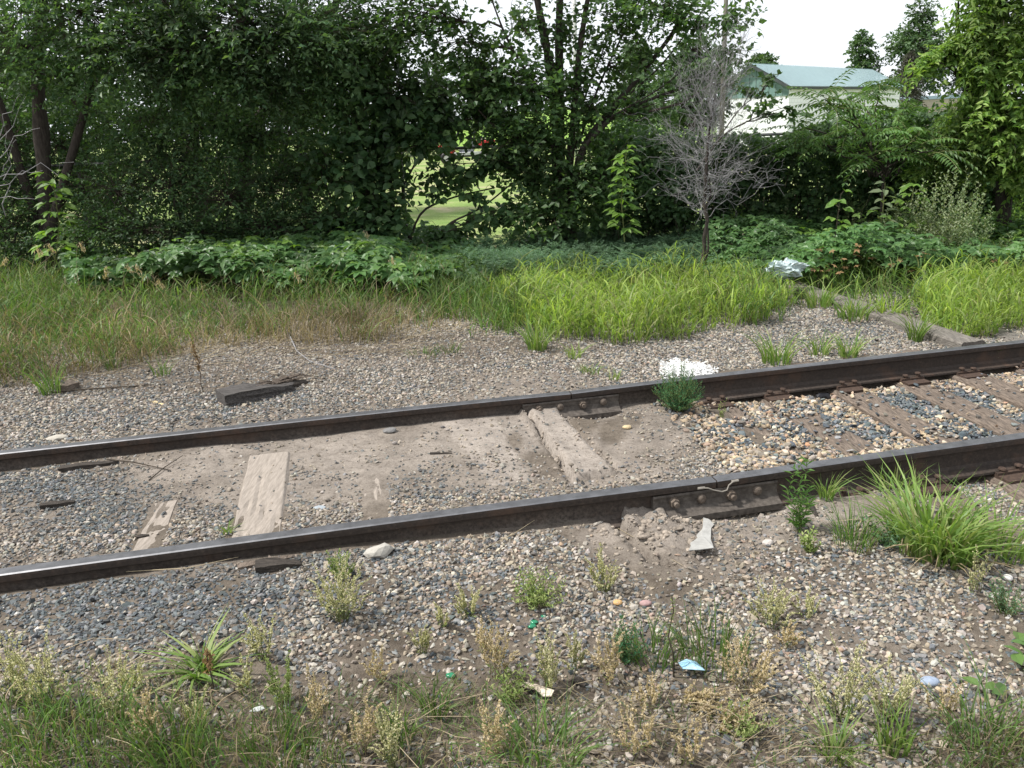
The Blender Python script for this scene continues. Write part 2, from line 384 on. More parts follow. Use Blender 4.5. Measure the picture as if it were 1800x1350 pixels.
# where the ground is bare dust rather than stones (ellipses in the photograph's frame, standing for real patches)
DUST = [(560, 830, 210, 95, .85), (330, 850, 160, 90, .55), (470, 790, 230, 40, .9), (760, 790, 190, 75, .75), (880, 780, 170, 85, .95), (1010, 790, 160, 90, 1), (1130, 770, 110, 60, .8),
        (1150, 945, 135, 65, 1), (1320, 910, 170, 60, .75), (1420, 890, 110, 55, .9), (960, 690, 120, 30, .75), (900, 680, 130, 22, .5), (1210, 990, 130, 40, .6), (900, 925, 200, 26, .6), (250, 1010, 260, 20, .6),
        (1560, 900, 100, 50, .7), (1080, 735, 160, 30, .75), (40, 930, 90, 40, .45), (620, 640, 300, 28, .35), (330, 1030, 120, 18, .5)]
DUST += [(430, 850, 230, 75, .85), (640, 800, 220, 75, .95), (860, 840, 150, 50, .85), (1080, 840, 120, 30, .8)]
SOIL = [(700, 615, 420, 22, .7), (250, 670, 330, 30, .7), (800, 640, 90, 14, .5), (1260, 1300, 260, 60, .55), (900, 1250, 360, 60, .4), (1700, 1290, 160, 80, .6), (480, 1290, 420, 70, .45), (1140, 1010, 160, 40, .5)]
SLATE = [(230, 1090, 330, 95, 1), (150, 900, 190, 70, .85), (60, 820, 110, 40, .8), (420, 880, 150, 60, .7), (700, 860, 210, 40, .75), (560, 990, 240, 40, .7), (420, 740, 420, 50, .55), (1330, 690, 30, 20, .2),
         (1480, 745, 150, 26, .75), (1640, 700, 130, 26, .9), (1740, 740, 110, 30, .85), (1300, 770, 120, 30, .5), (900, 790, 60, 18, .7), (700, 1080, 260, 60, .55), (1450, 585, 180, 30, .5), (330, 690, 300, 40, .5)]
TIES = [(-1.55, 0), (-1.03, 0), (-.5, 0), (.03, .02), (.62, 0), (1.66, 0), (2.34, .0), (2.74, .1), (3.26, .08), (3.82, .04), (4.30, .0), (4.80, 0), (5.32, 0), (5.85, 0), (6.4, 0), (6.95, 0), (7.5, 0)]

def axis(fine0, fine1, step, lo, hi, grow=1.22):
    a = list(np.arange(fine0, fine1+step/2, step)); s = step
    b = []; q = a[-1]
    while q < hi: s *= grow; q += s; b.append(q)
    c = []; q = a[0]; s = step
    while q > lo: s *= grow; q -= s; c.append(q)
    return np.array(c[::-1]+a+b)
US = axis(-4.4, 6.6, .022, -500, 500); VS = axis(1.1, 7.6, .016, -40, 700, 1.15)
UU, VV = np.meshgrid(US, VS); X, Y = xy(UU.ravel(), VV.ravel())
Z = gz(X, Y)
PX, PY = proj(X, Y, Z*0)
front = Y > 1.0
dustv = np.where(front & (VV.ravel() < 9), np.maximum(ell(PX, PY, DUST), .28*(fbm(X*2.3, Y*2.3, 51, 3)))-.6*ell(PX, PY, SOIL), 0)
PXs = inpoly(X, Y, STRIP) | inpoly(X+.03*fbm(X*9, Y*9, 77, 3), Y+.03*fbm(X*9, Y*9, 78, 3), P2([(775, 752), (868, 742), (905, 800), (950, 858), (870, 870), (815, 800)])); dustv = np.where(PXs, 1.35, dustv*.72)*(1-.9*ell(PX, PY, [(1030, 750, 30, 26, 1), (1075, 770, 26, 26, 1), (1105, 745, 26, 20, .9), (905, 790, 16, 14, .9), (950, 825, 40, 16, .9), (960, 845, 34, 12, .8)])); dustv = np.clip(dustv*(.55+.9*fbm(X*4, Y*4, 55, 4)), 0, 1)
turfv = ss(12.8, 14.0, VV.ravel())
nv, nu = len(VS), len(US)
ii = (np.arange(nv-1)[:, None]*nu+np.arange(nu-1)[None]).ravel()
g = G(); g.add(np.stack([X, Y, Z], -1), np.stack([ii, ii+1, ii+nu+1, ii+nu], -1))
ground = g.build('ground', mg, smooth=True, attrs={'dust': dustv, 'turf': turfv}); tag(ground, kind='structure')
del UU, VV, X, Y, Z, PX, PY

# grassy rise behind the lawn
def hill(cx, cy, rx, ry, h):
    t = np.linspace(-1.15, 1.15, 50); A, B = np.meshgrid(t, t); q = np.clip(1-(A**2+B**2), -.35, 1)
    z = h*np.sign(q)*np.abs(q)**1.1-.12
    g = G(); i = (np.arange(49)[:, None]*50+np.arange(49)[None]).ravel()
    g.add(np.stack([cx+A*rx, cy+B*ry, z], -1).reshape(-1, 3), np.stack([i, i+1, i+51, i+50], -1))
    o = g.build('hill', m_lawn, smooth=True); tag(o, kind='structure'); return o
m_lawn, nt, b = newmat('mown_lawn'); gg = geo(nt)
nt.links.new(ramp(nt, noise(nt, .6, 5, .6, gg.outputs['Position']), [(.3, (.12, .24, .03)), (.7, (.20, .31, .055))]), b.inputs['Base Color']); b.inputs['Roughness'].default_value = .95
hill(7, 100, 22, 22, 3.3)

# ------------------------------------------------------------------ track
def dip(u, uj): return -.014*np.exp(-np.abs(u-uj)/.7)
HP = [(-.0345, .150), (-.033, .161), (-.026, .165), (.026, .165), (.033, .161), (.0345, .150), (.0345, .131), (.028, .126), (.0085, .118), (.0075, .075), (.0085, .045), (.02, .029), (.068, .012), (.07, .001),
      (-.07, .001), (-.068, .012), (-.02, .029), (-.0085, .045), (-.0075, .075), (-.0085, .118), (-.028, .126), (-.0345, .131)]
def railfn(vc, uj):
    def fn(s, a, b):
        x, y = xy(s, vc+a); return np.stack([x, y, b+dip(s, uj)], -1)
    return fn
def make_rail(vc, uj, label, side):
    o0 = xy(uj, vc); t = thing('rail', label, 'rail', (o0[0], o0[1], 0), 'rails of the track')
    fn = railfn(vc, uj)
    for a, e in ((-40, uj-.002), (uj+.004, 45)):
        g = G(); secs = np.unique(np.concatenate([np.linspace(max(a, uj-4), min(e, uj+4), 26), [a, e], np.linspace(a, e, 12)]))
        prism(g, HP[::-1], 0, 0, fn, secs=secs, facemi={k: 1 for k in range(17, 20)})
        keep(g.build('rail_section', [m_rail, m_head]), t)
    # angle joint bars, bolted through the web on both sides
    BP = [(.010, .116), (.031, .121), (.035, .112), (.030, .098), (.029, .072), (.036, .052), (.062, .034), (.090, .025), (.093, -.004), (.078, -.004), (.074, .016), (.010, .034)]
    for sgn in (-1, 1):
        g = G(); pr = [(sgn*a, b) for a, b in BP]
        prism(g, pr if sgn < 0 else pr[::-1], uj-.32, uj+.32, fn)
        jb = keep(g.build('joint_bar', m_bar), t); jb.name = 'joint_bar'
        for k, du in enumerate((-.215, -.075, .075, .215)):
            g = G(); uc = uj+du; nut = (k % 2 == 0) == (sgn < 0)
            def bf(V, uc=uc, sgn=sgn):
                s = uc+V[:, 0]; aa = sgn*(.030+V[:, 2]); x, y = xy(s, vc+aa); return np.stack([x, y, .082+V[:, 1]+dip(s, uj)], -1)
            if nut:
                for (r, h0, h1, n, ph) in ((.026, 0, .004, 16, 0), (.0225, .004, .026, 6, rng.uniform(0, 1)), (.0125, .026, .044, 12, 0)):
                    an = ph+np.arange(n)*2*math.pi/n; ring = np.stack([np.cos(an)*r, np.sin(an)*r], -1)
                    V = np.concatenate([np.c_[ring, np.full(n, h0)], np.c_[ring, np.full(n, h1)]]); j = np.arange(n); j2 = (j+1) % n
                    Fq = np.stack([j, j2, j2+n, j+n], -1); Fc = (j+n)[None]
                    if sgn < 0: pass
                    g.add(bf(V), Fq, Fc)
            else:
                n = 14; an = np.arange(n)*2*math.pi/n; rows = [(.024, 0), (.0235, .006), (.019, .013), (.010, .017)]
                V = np.concatenate([np.c_[np.cos(an)*r, np.sin(an)*r, np.full(n, h)] for r, h in rows]); j = np.arange(n); j2 = (j+1) % n
                g.add(bf(V), *[np.stack([j+q*n, j2+q*n, j2+(q+1)*n, j+(q+1)*n], -1) for q in range(3)], (j+3*n)[None])
            bo = g.build('bolt', m_bolt); bo.parent = jb
    return t
near = make_rail(V_NEAR, JN, 'near rail of the track, nearest to the gravel foreground, with wire-bonded bolted joint', -1)
farr = make_rail(V_FAR, JF, 'far rail of the track, beside the green verge, bolted joint left of dense bush', -1)
# bond wire welded across the near joint
g = G(); fn = railfn(V_NEAR, JN)
def wp(u, b, a=-.040): return fn(np.array([u]), np.array([a]), np.array([b]))[0]
cs = [wp(JN-.075, .141), wp(JN-.05, .141, -.046), wp(JN-.02, .128, -.05), wp(JN+.02, .116, -.052), wp(JN+.045, .12, -.052), wp(JN+.055, .143, -.05), wp(JN+.075, .154, -.046), wp(JN+.09, .154)]
tube(g, cs, .0032, n=6)
for uu, bb in ((JN-.08, .141), (JN+.092, .154)): tube(g, [wp(uu-.018, bb, -.037), wp(uu, bb, -.038), wp(uu+.018, bb, -.037)], .0062, n=6, cap=True)
keep(g.build('bond_wire', plain('dull_tin_wire', (.22, .2, .17), (.34, .31, .27), 30, .6, .3, 0)), near)

# sleepers, tie plates, spikes
def make_tie(uc, skew, label, mat, v0=2.75, v1=5.5, top=-.018, wd=.225, th=.17, plates=True, seed=0, rough=.006, cat='railway tie', name='railway_tie'):
    o0 = xy(uc, 4.1); t = thing(name, label, cat, (o0[0], o0[1], top-th))
    g = G(); n = max(int((v1-v0)/.05), 4); m = 12; vs = np.linspace(v0, v1, n+1)
    prof = [(-wd/2, -th), (-wd/2, -.016), (-wd/2+.014, -.002)]+[(-wd/2+wd*q/m, 0) for q in range(1, m)]+[(wd/2-.014, -.002), (wd/2, -.016), (wd/2, -th)]
    A = np.tile(np.array(prof)[:, 0], n+1); B = np.tile(np.array(prof)[:, 1], n+1); S = np.repeat(vs, len(prof))
    jit = fbm(A*38+seed*7, S*2.2, seed, 4)-.45; up_ = B > -.03
    B2 = B+np.where(up_, jit*rough*2.2, 0); crk = np.abs(fbm(A*26+seed*3, S*.9+seed, seed+9, 3)-.45); B2 -= np.where(up_, .009*np.clip(1-crk*30, 0, 1), 0)
    A2 = A*(1+.03*(fbm(S*3, S*0+seed, seed+2, 3)-.4))+.008*(fbm(S*4, np.sign(A)*3+seed, seed+5, 3)-.45)*np.sign(A)
    uu = uc+A2+skew*(S-3.4)/1.5; x, y = xy(uu, S); V = np.stack([x, y, top+B2], -1)
    k = len(prof); i = np.arange(n)[:, None]*k; j = np.arange(k-1)[None]
    g.add(V, np.stack([i+j, i+k+j, i+k+j+1, i+j+1], -1).reshape(-1, 4), np.arange(k)[None], np.arange(n*k, n*k+k)[None, ::-1])
    keep(g.build('timber', mat), t)
    if plates:
        for vc, uj in ((V_NEAR, JN), (V_FAR, JF)):
            if abs(uc-uj) < .36: continue
            us = uc+skew*(vc-3.4)/1.5; z0 = float(dip(us, uj))
            g = G()
            def tf(V, us=us, vc=vc, z0=z0):
                x, y = xy(us+V[:, 0], vc+V[:, 1]); return np.stack([x, y, V[:, 2]+z0], -1)
            box(g, -.088, .088, -.17, .165, -.017, -.001, T=tf)
            box(g, -.088, .088, -.092, -.0735, -.0005, .012, T=tf); box(g, -.088, .088, .0735, .092, -.0005, .012, T=tf)
            keep(g.build('tie_plate', m_rust), t)
            for a, sg in ((-.045, -1), (.05, 1), (.05, -1), (-.05, 1)):
                g = G(); q = rng.uniform(.0, .018)
                box(g, a-.008, a+.008, sg*.078-.008, sg*.078+.008, -.03, .018+q, T=tf)
                th_ = np.arange(10)*2*math.pi/10
                V = np.concatenate([np.c_[a+np.cos(th_)*r1, sg*.070+np.sin(th_)*r1*1.15, np.full(10, h)] for r1, h in ((.012, .0165+q), (.0195, .021+q), (.017, .028+q), (.008, .031+q))])
                j = np.arange(10); j2 = (j+1) % 10
                g.add(tf(V), *[np.stack([j+w_*10, j2+w_*10, j2+(w_+1)*10, j+(w_+1)*10], -1) for w_ in range(3)], (j+30)[None])
                keep(g.build('spike', m_rust), t)
            
    return t
tie_info = [
 (-.965, 0, 'half buried tie, narrow dusty strip showing left of the wide pale tie', m_tie_pale, 3.44, 4.12, .067, .13),
 (-.49, 0, 'wide pale dusty tie with a split down it, left of centre between rails', m_tie_pale, 3.44, 4.62, .070, .24),
 (.055, .03, 'narrow dusty tie edge showing right of the wide pale tie', m_tie_pale, 3.44, 4.2, .062, .12),
 (2.36, 0, 'worn tie just right of the dense green bush, mostly under gravel', m_tie, 2.75, 5.5, -.018, .23),
 (2.80, .0, 'buried tie showing only a short brown stretch behind the near rail', m_tie, 2.75, 5.5, -.026, .23),
 (3.27, .07, 'long brown tie crossing the gravel right of the yellow stones', m_tie, 2.75, 5.5, -.018, .23),
 (3.78, .05, 'brown tie under gravel with small yellow-green bush beside its end', m_tie, 2.75, 5.5, -.018, .23),
 (4.26, .02, 'dark grooved tie standing proud of the gravel near the right edge', m_tie, 2.75, 5.5, -.012, .24),
 (4.80, 0, 'brown tie near the right edge in line with the long grey timber', m_tie, 2.75, 5.35, -.014, .24),
 (5.34, 0, 'pale grey tie end behind the far rail at the right edge', m_tie_grey, 2.75, 6.1, -.01, .24),
 (5.9, 0, 'tie past the right edge of the view, dark and split', m_tie, 2.75, 5.5, -.015, .23)]
for k, (u_, sk, lb, mt, a_, b_, tp, wd) in enumerate(tie_info):
    pale = mt is m_tie_pale
    tt = make_tie(u_, sk, lb, mt, a_, b_, tp if u_ != 4.8 else -.016, wd, plates=not pale, seed=k+3, rough=.003 if pale else .006)
    tt['group'] = 'wooden ties of the track'

make_tie(4.79, 0, 'long weathered grey timber lying from the far rail out into the tall grass', m_tie_grey, 5.36, 8.3, .045, .22, plates=False, seed=41, cat='timber', name='old_timber')
# ------------------------------------------------------------------ gravel
def ico():
    p = (1+5**.5)/2
    V = unit(np.array([(-1, p, 0), (1, p, 0), (-1, -p, 0), (1, -p, 0), (0, -1, p), (0, 1, p), (0, -1, -p), (0, 1, -p), (p, 0, -1), (p, 0, 1), (-p, 0, -1), (-p, 0, 1)], float))
    Fc = np.array([(0, 11, 5), (0, 5, 1), (0, 1, 7), (0, 7, 10), (0, 10, 11), (1, 5, 9), (5, 11, 4), (11, 10, 2), (10, 7, 6), (7, 1, 8), (3, 9, 4), (3, 4, 2), (3, 2, 6), (3, 6, 8), (3, 8, 9), (4, 9, 5), (2, 4, 11), (6, 2, 10), (8, 6, 7), (9, 8, 1)])
    return V, Fc
IV, IF = ico()
def sub1():
    V = list(map(tuple, IV)); c = {}; F = []
    def mid(a, b):
        k = (min(a, b), max(a, b))
        if k not in c: V.append(tuple(unit(np.array(V[a])+np.array(V[b])))); c[k] = len(V)-1
        return c[k]
    for a, b, d in IF: x, y, z = mid(a, b), mid(b, d), mid(d, a); F += [(a, x, z), (b, y, x), (d, z, y), (x, y, z)]
    return np.array(V), np.array(F)
SV, SF = sub1()
def stones(g, P, rad, flat, col, BV=IV, BF=IF, jag=.3):
    n = len(P); m = len(BV)
    if m == 12: J = 1+rng.normal(0, jag, (n, m)).clip(-.55, .55)
    else:
        a = unit(rng.normal(size=(n, 3, 3))); J = 1+.16*np.einsum('nkc,mc->nkm', a, BV).clip(-1, .35).sum(1)+rng.normal(0, .035, (n, m))
    V = BV[None]*J[..., None]*np.stack([rng.uniform(.85, 1.45, n), rng.uniform(.7, 1.0, n), flat], -1)[:, None]*rad[:, None, None]
    q = unit(rng.normal(size=(n, 4))*np.array([1, .22, .22, 1.0])); w_, x, y, z = q.T
    Rm = np.stack([np.stack([1-2*(y*y+z*z), 2*(x*y-w_*z), 2*(x*z+w_*y)], -1), np.stack([2*(x*y+w_*z), 1-2*(x*x+z*z), 2*(y*z-w_*x)], -1), np.stack([2*(x*z-w_*y), 2*(y*z+w_*x), 1-2*(x*x+y*y)], -1)], 1)
    V = np.einsum('nij,nmj->nmi', Rm, V)+P[:, None]
    g.add(V, (BF[None]+(np.arange(n)*m)[:, None, None]).reshape(-1, 3), col=np.repeat(np.c_[col, np.ones(n)], m, 0))
TAN = np.array([(.43, .35, .25), (.47, .40, .30), (.37, .31, .23), (.50, .45, .37), (.32, .265, .205), (.39, .32, .245), (.30, .27, .24), (.44, .41, .365), (.245, .22, .19), (.52, .49, .44), (.21, .20, .19), (.35, .29, .22)])
SLT = np.array([(.065, .085, .10), (.09, .112, .128), (.115, .135, .15), (.045, .055, .062), (.15, .165, .172), (.08, .10, .105), (.20, .205, .205)])
def scatter(n, reg, rmin, rmax, dens, name, big=False):
    """rejection-sample stones over the strip of ground in view"""
    x = rng.uniform(reg[0], reg[1], n); y = rng.uniform(reg[2], reg[3], n)
    px, py = proj(x, y, 0*x); u, v = uv(x, y)
    k = (px > -330) & (px < 2130) & (py < 1560) & (np.abs(v-V_NEAR) > .06) & (np.abs(v-V_FAR) > .06)
    x, y, px, py, u, v = [a[k] for a in (x, y, px, py, u, v)]
    d = np.clip(np.maximum(ell(px, py, DUST), .85*ell(px, py, SOIL))*(.75+.6*fbm(x*3.1, y*3.1, 61, 3)), 0, 1)
    veg = ss(640, 585, py+(px-900)*-.0+np.where(px > 1250, -(px-1250)*-.03, 0)) if False else 0
    pr = dens*(1-.97*d)
    fg = np.where(v < 3.3, ss(.30, .62, fbm(x*3.4, y*3.4, 63, 4)+.12*(py < 1120)), 1.0); pr = pr*(.2+.8*fg)
    inside = (v > 3.45) & (v < 4.82)
    bed = inside & (u > 1.9)
    tie_d = np.min(np.abs(u[:, None]-np.array([q[0]+q[1]*.9 for q in TIES])[None]), 1)
    tz = np.ones(len(x))
    for (uc, sk, lb, mt, a_, b_, tp, wd) in tie_info:
        ut = uc+sk*(v-3.4)/1.5; on = (np.abs(u-ut) < wd/2+.004) & (v > a_) & (v < b_)
        if mt is m_tie_pale: tz = np.where(on, .02, tz)
        else:
            bury = ss(4.2, 3.7, v)*inside*(u < 3.6)*.8
            bury = np.where(u < 2.6, ss(4.6, 4.3, v)*inside, bury); bury = np.where((u > 2.6) & (u < 3.0), ss(3.72, 3.9, v)*inside, bury)
            tz = np.where(on, .04+.75*bury*(fbm(x*6, y*6, 71, 2) > .36), tz)
    pr = pr*tz
    pr *= np.where(v > 5, 1-.85*ss(8.3, 9.0, v), 1)
    k = rng.uniform(size=len(x)) < pr
    x, y, px, py, u, v, bed, d = [a[k] for a in (x, y, px, py, u, v, bed, d)]
    n = len(x); rad = rmin*np.exp(math.log(rmax/rmin)*rng.uniform(0, 1, n)**1.25)
    rad *= np.where(bed, 1.42, np.where(v > 5, 1.0, .90))
    sl = np.clip(ell(px, py, SLATE)*(.7+.7*fbm(x*2.7, y*2.7, 81, 3)), 0, .93)
    sl = np.maximum(sl, .33)
    sl = np.where((px > 900) & (py > 860), np.minimum(sl, .34), sl)
    iss = rng.uniform(size=n) < sl
    col = np.where(iss[:, None], SLT[rng.integers(0, len(SLT), n)], TAN[rng.integers(0, len(TAN), n)])
    # ballast east of the joints is cleaner and more yellow, the cess west is greyer
    yel = bed & ~iss
    col = np.where(yel[:, None], col*np.array([1.08, 1.02, .94]), col)
    col *= rng.uniform(.62, 1.10, (n, 1))*(1+rng.normal(0, .03, (n, 3)))
    pinks = (~iss) & (rng.uniform(size=n) < .035); col[pinks] *= np.array([.9, .72, .66])
    gy = col.mean(1, keepdims=True); col = np.where(bed[:, None], col, col+(gy*np.array([1.0, .985, .955])-col)*np.where(((px > 700) & (py > 860))[:, None], .14, .24))*np.where(iss, 1.12, .90)[:, None]
    dm = np.clip(.24+d+.35*fbm(x*5, y*5, 91, 2)-.2, .08, .7)*np.where(bed, .35, np.where(iss, .55, 1))
    col = col*(1-dm[:, None]*.55)+np.array([.20, .17, .138])*dm[:, None]*.55
    flat = np.where(iss, rng.uniform(.28, .55, n), rng.uniform(.42, .8, n))
    # on buried ties stones sit on the timber
    z = gz(x, y)
    for (uc, sk, lb, mt, a_, b_, tp, wd) in tie_info:
        ut = uc+sk*(v-3.4)/1.5; on = (np.abs(u-ut) < wd/2) & (v > a_) & (v < b_); z = np.where(on, np.maximum(z, tp), z)
    P = np.stack([x, y, z+rad*flat*rng.uniform(.05, .75, n)+np.where(bed, rng.uniform(0, .012, n), 0)], -1)
    return P, rad, flat, col, iss
g = G()
for reg, n in (((-4.6, 6.6, 1.45, 4.3), 192000), ((-6.5, 8.5, 4.3, 8.9), 260000)):
    P, rad, flat, col, iss = scatter(n, reg, .0055, .011, 1.0, 'chips'); stones(g, P, rad, flat, col)
for reg, n in (((-4.6, 6.6, 1.45, 4.3), 73000), ((-6.5, 8.5, 4.3, 8.9), 90000)):
    P, rad, flat, col, iss = scatter(n, reg, .0082, .0165, .85, 'gravel')
    uu_, vv_ = uv(P[:, 0], P[:, 1]); k = iss | (rng.uniform(size=len(P)) < np.where((vv_ > 3.4) & (vv_ < 4.9), .4, .84))
    stones(g, P[k], rad[k], flat[k], col[k])
    stones(g, P[~k], rad[~k]*.95, flat[~k], col[~k], SV, SF)
# clods of dried mud along the cracks and over the heave
cl = []
for L, q, sprd in ((CR1, 60, .02), (CR2, 110, .025), (CR3, 120, .035), (CR4, 50, .03), (CR6, 40, .02)):
    L = np.array(L); k = rng.integers(0, len(L)-1, q); t_ = rng.uniform(0, 1, (q, 1)); cl.append(L[k]*(1-t_)+L[k+1]*t_+rng.normal(0, sprd, (q, 2)))
mp = np.array([at(*q)[:2] for q in MOUND]); c_ = mp.mean(0); cl.append(c_+rng.normal(0, 1, (420, 2))*np.array([.14, .13]))
cl = np.concatenate(cl); u_, v_ = uv(cl[:, 0], cl[:, 1]); cl = cl[(np.abs(v_-V_NEAR) > .08) & (np.abs(v_-V_FAR) > .08)]; n_ = len(cl)
rad = .006*np.exp(rng.normal(0, .55, n_)).clip(.5, 3.4); P = np.c_[cl, gz(cl[:, 0], cl[:, 1])+rad*.15]
stones(g, P, rad, rng.uniform(.5, .9, n_), np.array([.27, .23, .19])*rng.uniform(.65, 1.2, (n_, 1)), SV, SF)
gravel = g.build('gravel', m_stone); tag(gravel, kind='stuff')
print('gravel faces', len(gravel.data.polygons))
# ------------------------------------------------------------------ trees
def crown(g, Pc, D, per, twl, L, W, kind=LEAF1, droop=.25, upn=.75, jit=.45):
    """leaf sprays: per leaves alternate along each twig"""
    n = len(Pc); D = unit(D)
    t = np.linspace(-.5, .5, per)[None, :, None]+rng.normal(0, .03, (n, per, 1))
    base = Pc[:, None]+D[:, None]*t*twl; base[..., 2] -= (t[..., 0]+.5)**2*twl*droop*.6
    S = unit(np.cross(D, unit(np.array([[0, 0, 1.0]])+rnd(n, .25))))
    sg = np.where(np.arange(per) % 2 == 0, 1, -1)[None, :, None]
    d = D[:, None]*.55+S[:, None]*sg*.9+rng.normal(0, jit, (n, per, 3)); d[..., 2] -= droop
    N = np.array([0, 0, upn])+rng.normal(0, .45, (n, per, 3)); N = N+unit(base-Pc.mean(0))*.25
    l = L*rng.uniform(.6, 1.2, n*per)
    leaves(g, base.reshape(-1, 3), d.reshape(-1, 3), N.reshape(-1, 3), l, l*W/L, kind)
def blobpts(c, r, n, shell=.55):
    q = unit(rng.normal(size=(n, 3)))*(shell+(1-shell)*rng.uniform(0, 1, (n, 1))**.8)*rng.uniform(.35, 1.08, (n, 1))**.4
    return np.asarray(c)+q*np.asarray(r)
def tree(name, label, cat, base, stems, blobs, bark=None, leaf=None, L=.085, W=.05, per=14, twl=.5, group=None, kind=LEAF1, droop=.25, twig_r=.006, limb=True, upn=.75):
    """stems: list of (points, r0, r1) in world metres; blobs: (centre, radii, sprays)"""
    t = thing(name, label, cat, base, group); bark = bark or m_bark
    g = G()
    for i, (pts, r0, r1) in enumerate(stems):
        pts = np.asarray(pts, float); k = len(pts); tt = np.linspace(0, k-1, (k-1)*5+1)
        pp = np.stack([np.interp(tt, np.arange(k), pts[:, q]) for q in range(3)], -1)
        for _ in range(3): pp[1:-1] = (pp[:-2]+2*pp[1:-1]+pp[2:])/4
        rad = np.linspace(r0, r1, len(pp))*(1+.08*rng.normal(size=len(pp)))
        if i == 0: rad[0] *= 1.35; rad[1] *= 1.15
        tube(g, pp, rad, n=9 if r0 > .04 else 6)
        stems[i] = (pp, r0, r1)
    keep(g.build('trunk', bark, smooth=True), t)
    SP = np.concatenate([p for p, _, _ in stems])
    gb = G(); gl = G(); nb = 0
    for c, r, n in blobs:
        c = np.asarray(c, float); r = np.asarray(r, float)*np.ones(3)
        d = np.linalg.norm(SP-c, axis=1)+np.maximum(SP[:, 2]-c[2]+.15, 0)*3; a = SP[d.argmin()]
        P = blobpts(c, r, n)
        lp = curve(a, c, .06, .10, 8)
        if limb: tube(gb, lp, .008+.007*np.linalg.norm(c-a), .004, n=5); nb += 1
        at_ = lp[rng.integers(3, 8, n)]
        D = unit(P-at_)+rnd(n, .35)
        for q in range(0, n, 2):
            tube(gb, curve(at_[q], P[q]+unit(D[q])*twl*.4, .04, .08, 4), twig_r, .0015, n=3); nb += 1
        crown(gl, P, D, per, twl, L, W, kind, droop, upn)
    if nb: keep(gb.build('branches', m_twig), t)
    keep(gl.build('crown', leaf), t)
    return t
def W3(L, Y): return [atY(px, py, Y) if not isinstance(py, tuple) else atY(px, py[0], py[1]) for px, py in L]
def B(px, py, Y, rx, ry, n, rz=None):
    """a clump of sprays: centre in the photo, depth, radii in metres"""
    return (atY(px, py, Y), (rx, ry if rz is None else rz, ry), n)

# the vine-choked hedge along the fence, right of centre
def hedge(label, poly, Y0, Y1, n, leaf, L=.09, W=.075, name='vine_hedge'):
    x = rng.uniform(min(p[0] for p in poly), max(p[0] for p in poly), n*3); y = rng.uniform(min(p[1] for p in poly), max(p[1] for p in poly), n*3)
    k = inpoly(x+18*(fbm(x*.02, y*.02, 5)-.5), y+40*(fbm(x*.02, y*.03, 8, 3)-.45), poly); x, y = x[k][:n], y[k][:n]
    Y = Y0+(Y1-Y0)*rng.uniform(0, 1, len(x))**1.5+.9*(fbm(x*.014, y*.02, 15, 3)-.45)
    P = np.array([[0, 0, CAMH]])+np.stack([ray(a, b_)*(c/ray(a, b_)[1]) for a, b_, c in zip(x, y, Y)])
    t = thing(name, label, 'hedge', (P[:, 0].mean(), Y0+.4, -.1)); gl = G()
    D = unit(np.array([[0, -.6, .1]])+rnd(len(P), .5)); crown(gl, P, D, 9, .32, L, W, LEAF1, .35, .45)
    gb = G()
    for q in range(0, len(P), 9):
        e = P[q]; s = e+np.array([rng.normal(0, .4), rng.uniform(.1, .5), -e[2]*rng.uniform(.3, 1)-.1]); tube(gb, curve(s, e, .0, .2, 5), .008, .002, n=3)
    keep(gb.build('vine_stems', m_twig), t); keep(gl.build('foliage', leaf), t); return t
# left edge tree: leaning twin trunk
b0 = gp(84, 452); b0 = np.array([atY(84, 452, 12.4)[0], 12.4, -.08])
tree('shade_tree', 'dark shade tree with forked bare trunk at the left edge', 'tree', b0,
     [([b0, *W3([(84, 400), (76, 270), (66, 150), (70, 30)], 12.4), *W3([(95, -160), (120, -380)], 12.2)], .125, .05),
      ([*W3([(84, 415), (112, 320), (142, 220), (165, 140), (190, 40)], 12.3), *W3([(250, -160)], 12.0)], .07, .025),
      ([*W3([(84, 420), (52, 350), (25, 260), (0, 180), (-40, 60)], 12.5), *W3([(-90, -160)], 12.5)], .075, .03)],
     [B(20, 60, 12.2, 1.0, .8, 100), B(140, 20, 11.6, 1.2, .7, 190), B(250, 70, 11.2, .9, .55, 150), B(110, 130, 11.9, .7, .35, 60), B(300, -30, 11.2, 1.3, .8, 170), B(-120, 40, 12.2, 1.2, 1.2, 120), B(60, -150, 12, 1.9, 1.0, 190),
      B(230, -190, 11.6, 1.8, 1.0, 170), B(-60, -300, 12.2, 2.0, 1.2, 130), B(180, -380, 12, 2.2, 1.2, 130), B(-90, 220, 12.8, .8, .9, 80), B(170, 105, 11.4, .45, .3, 40)],
     leaf=L_left, L=.095, W=.05, per=14, twl=.55)
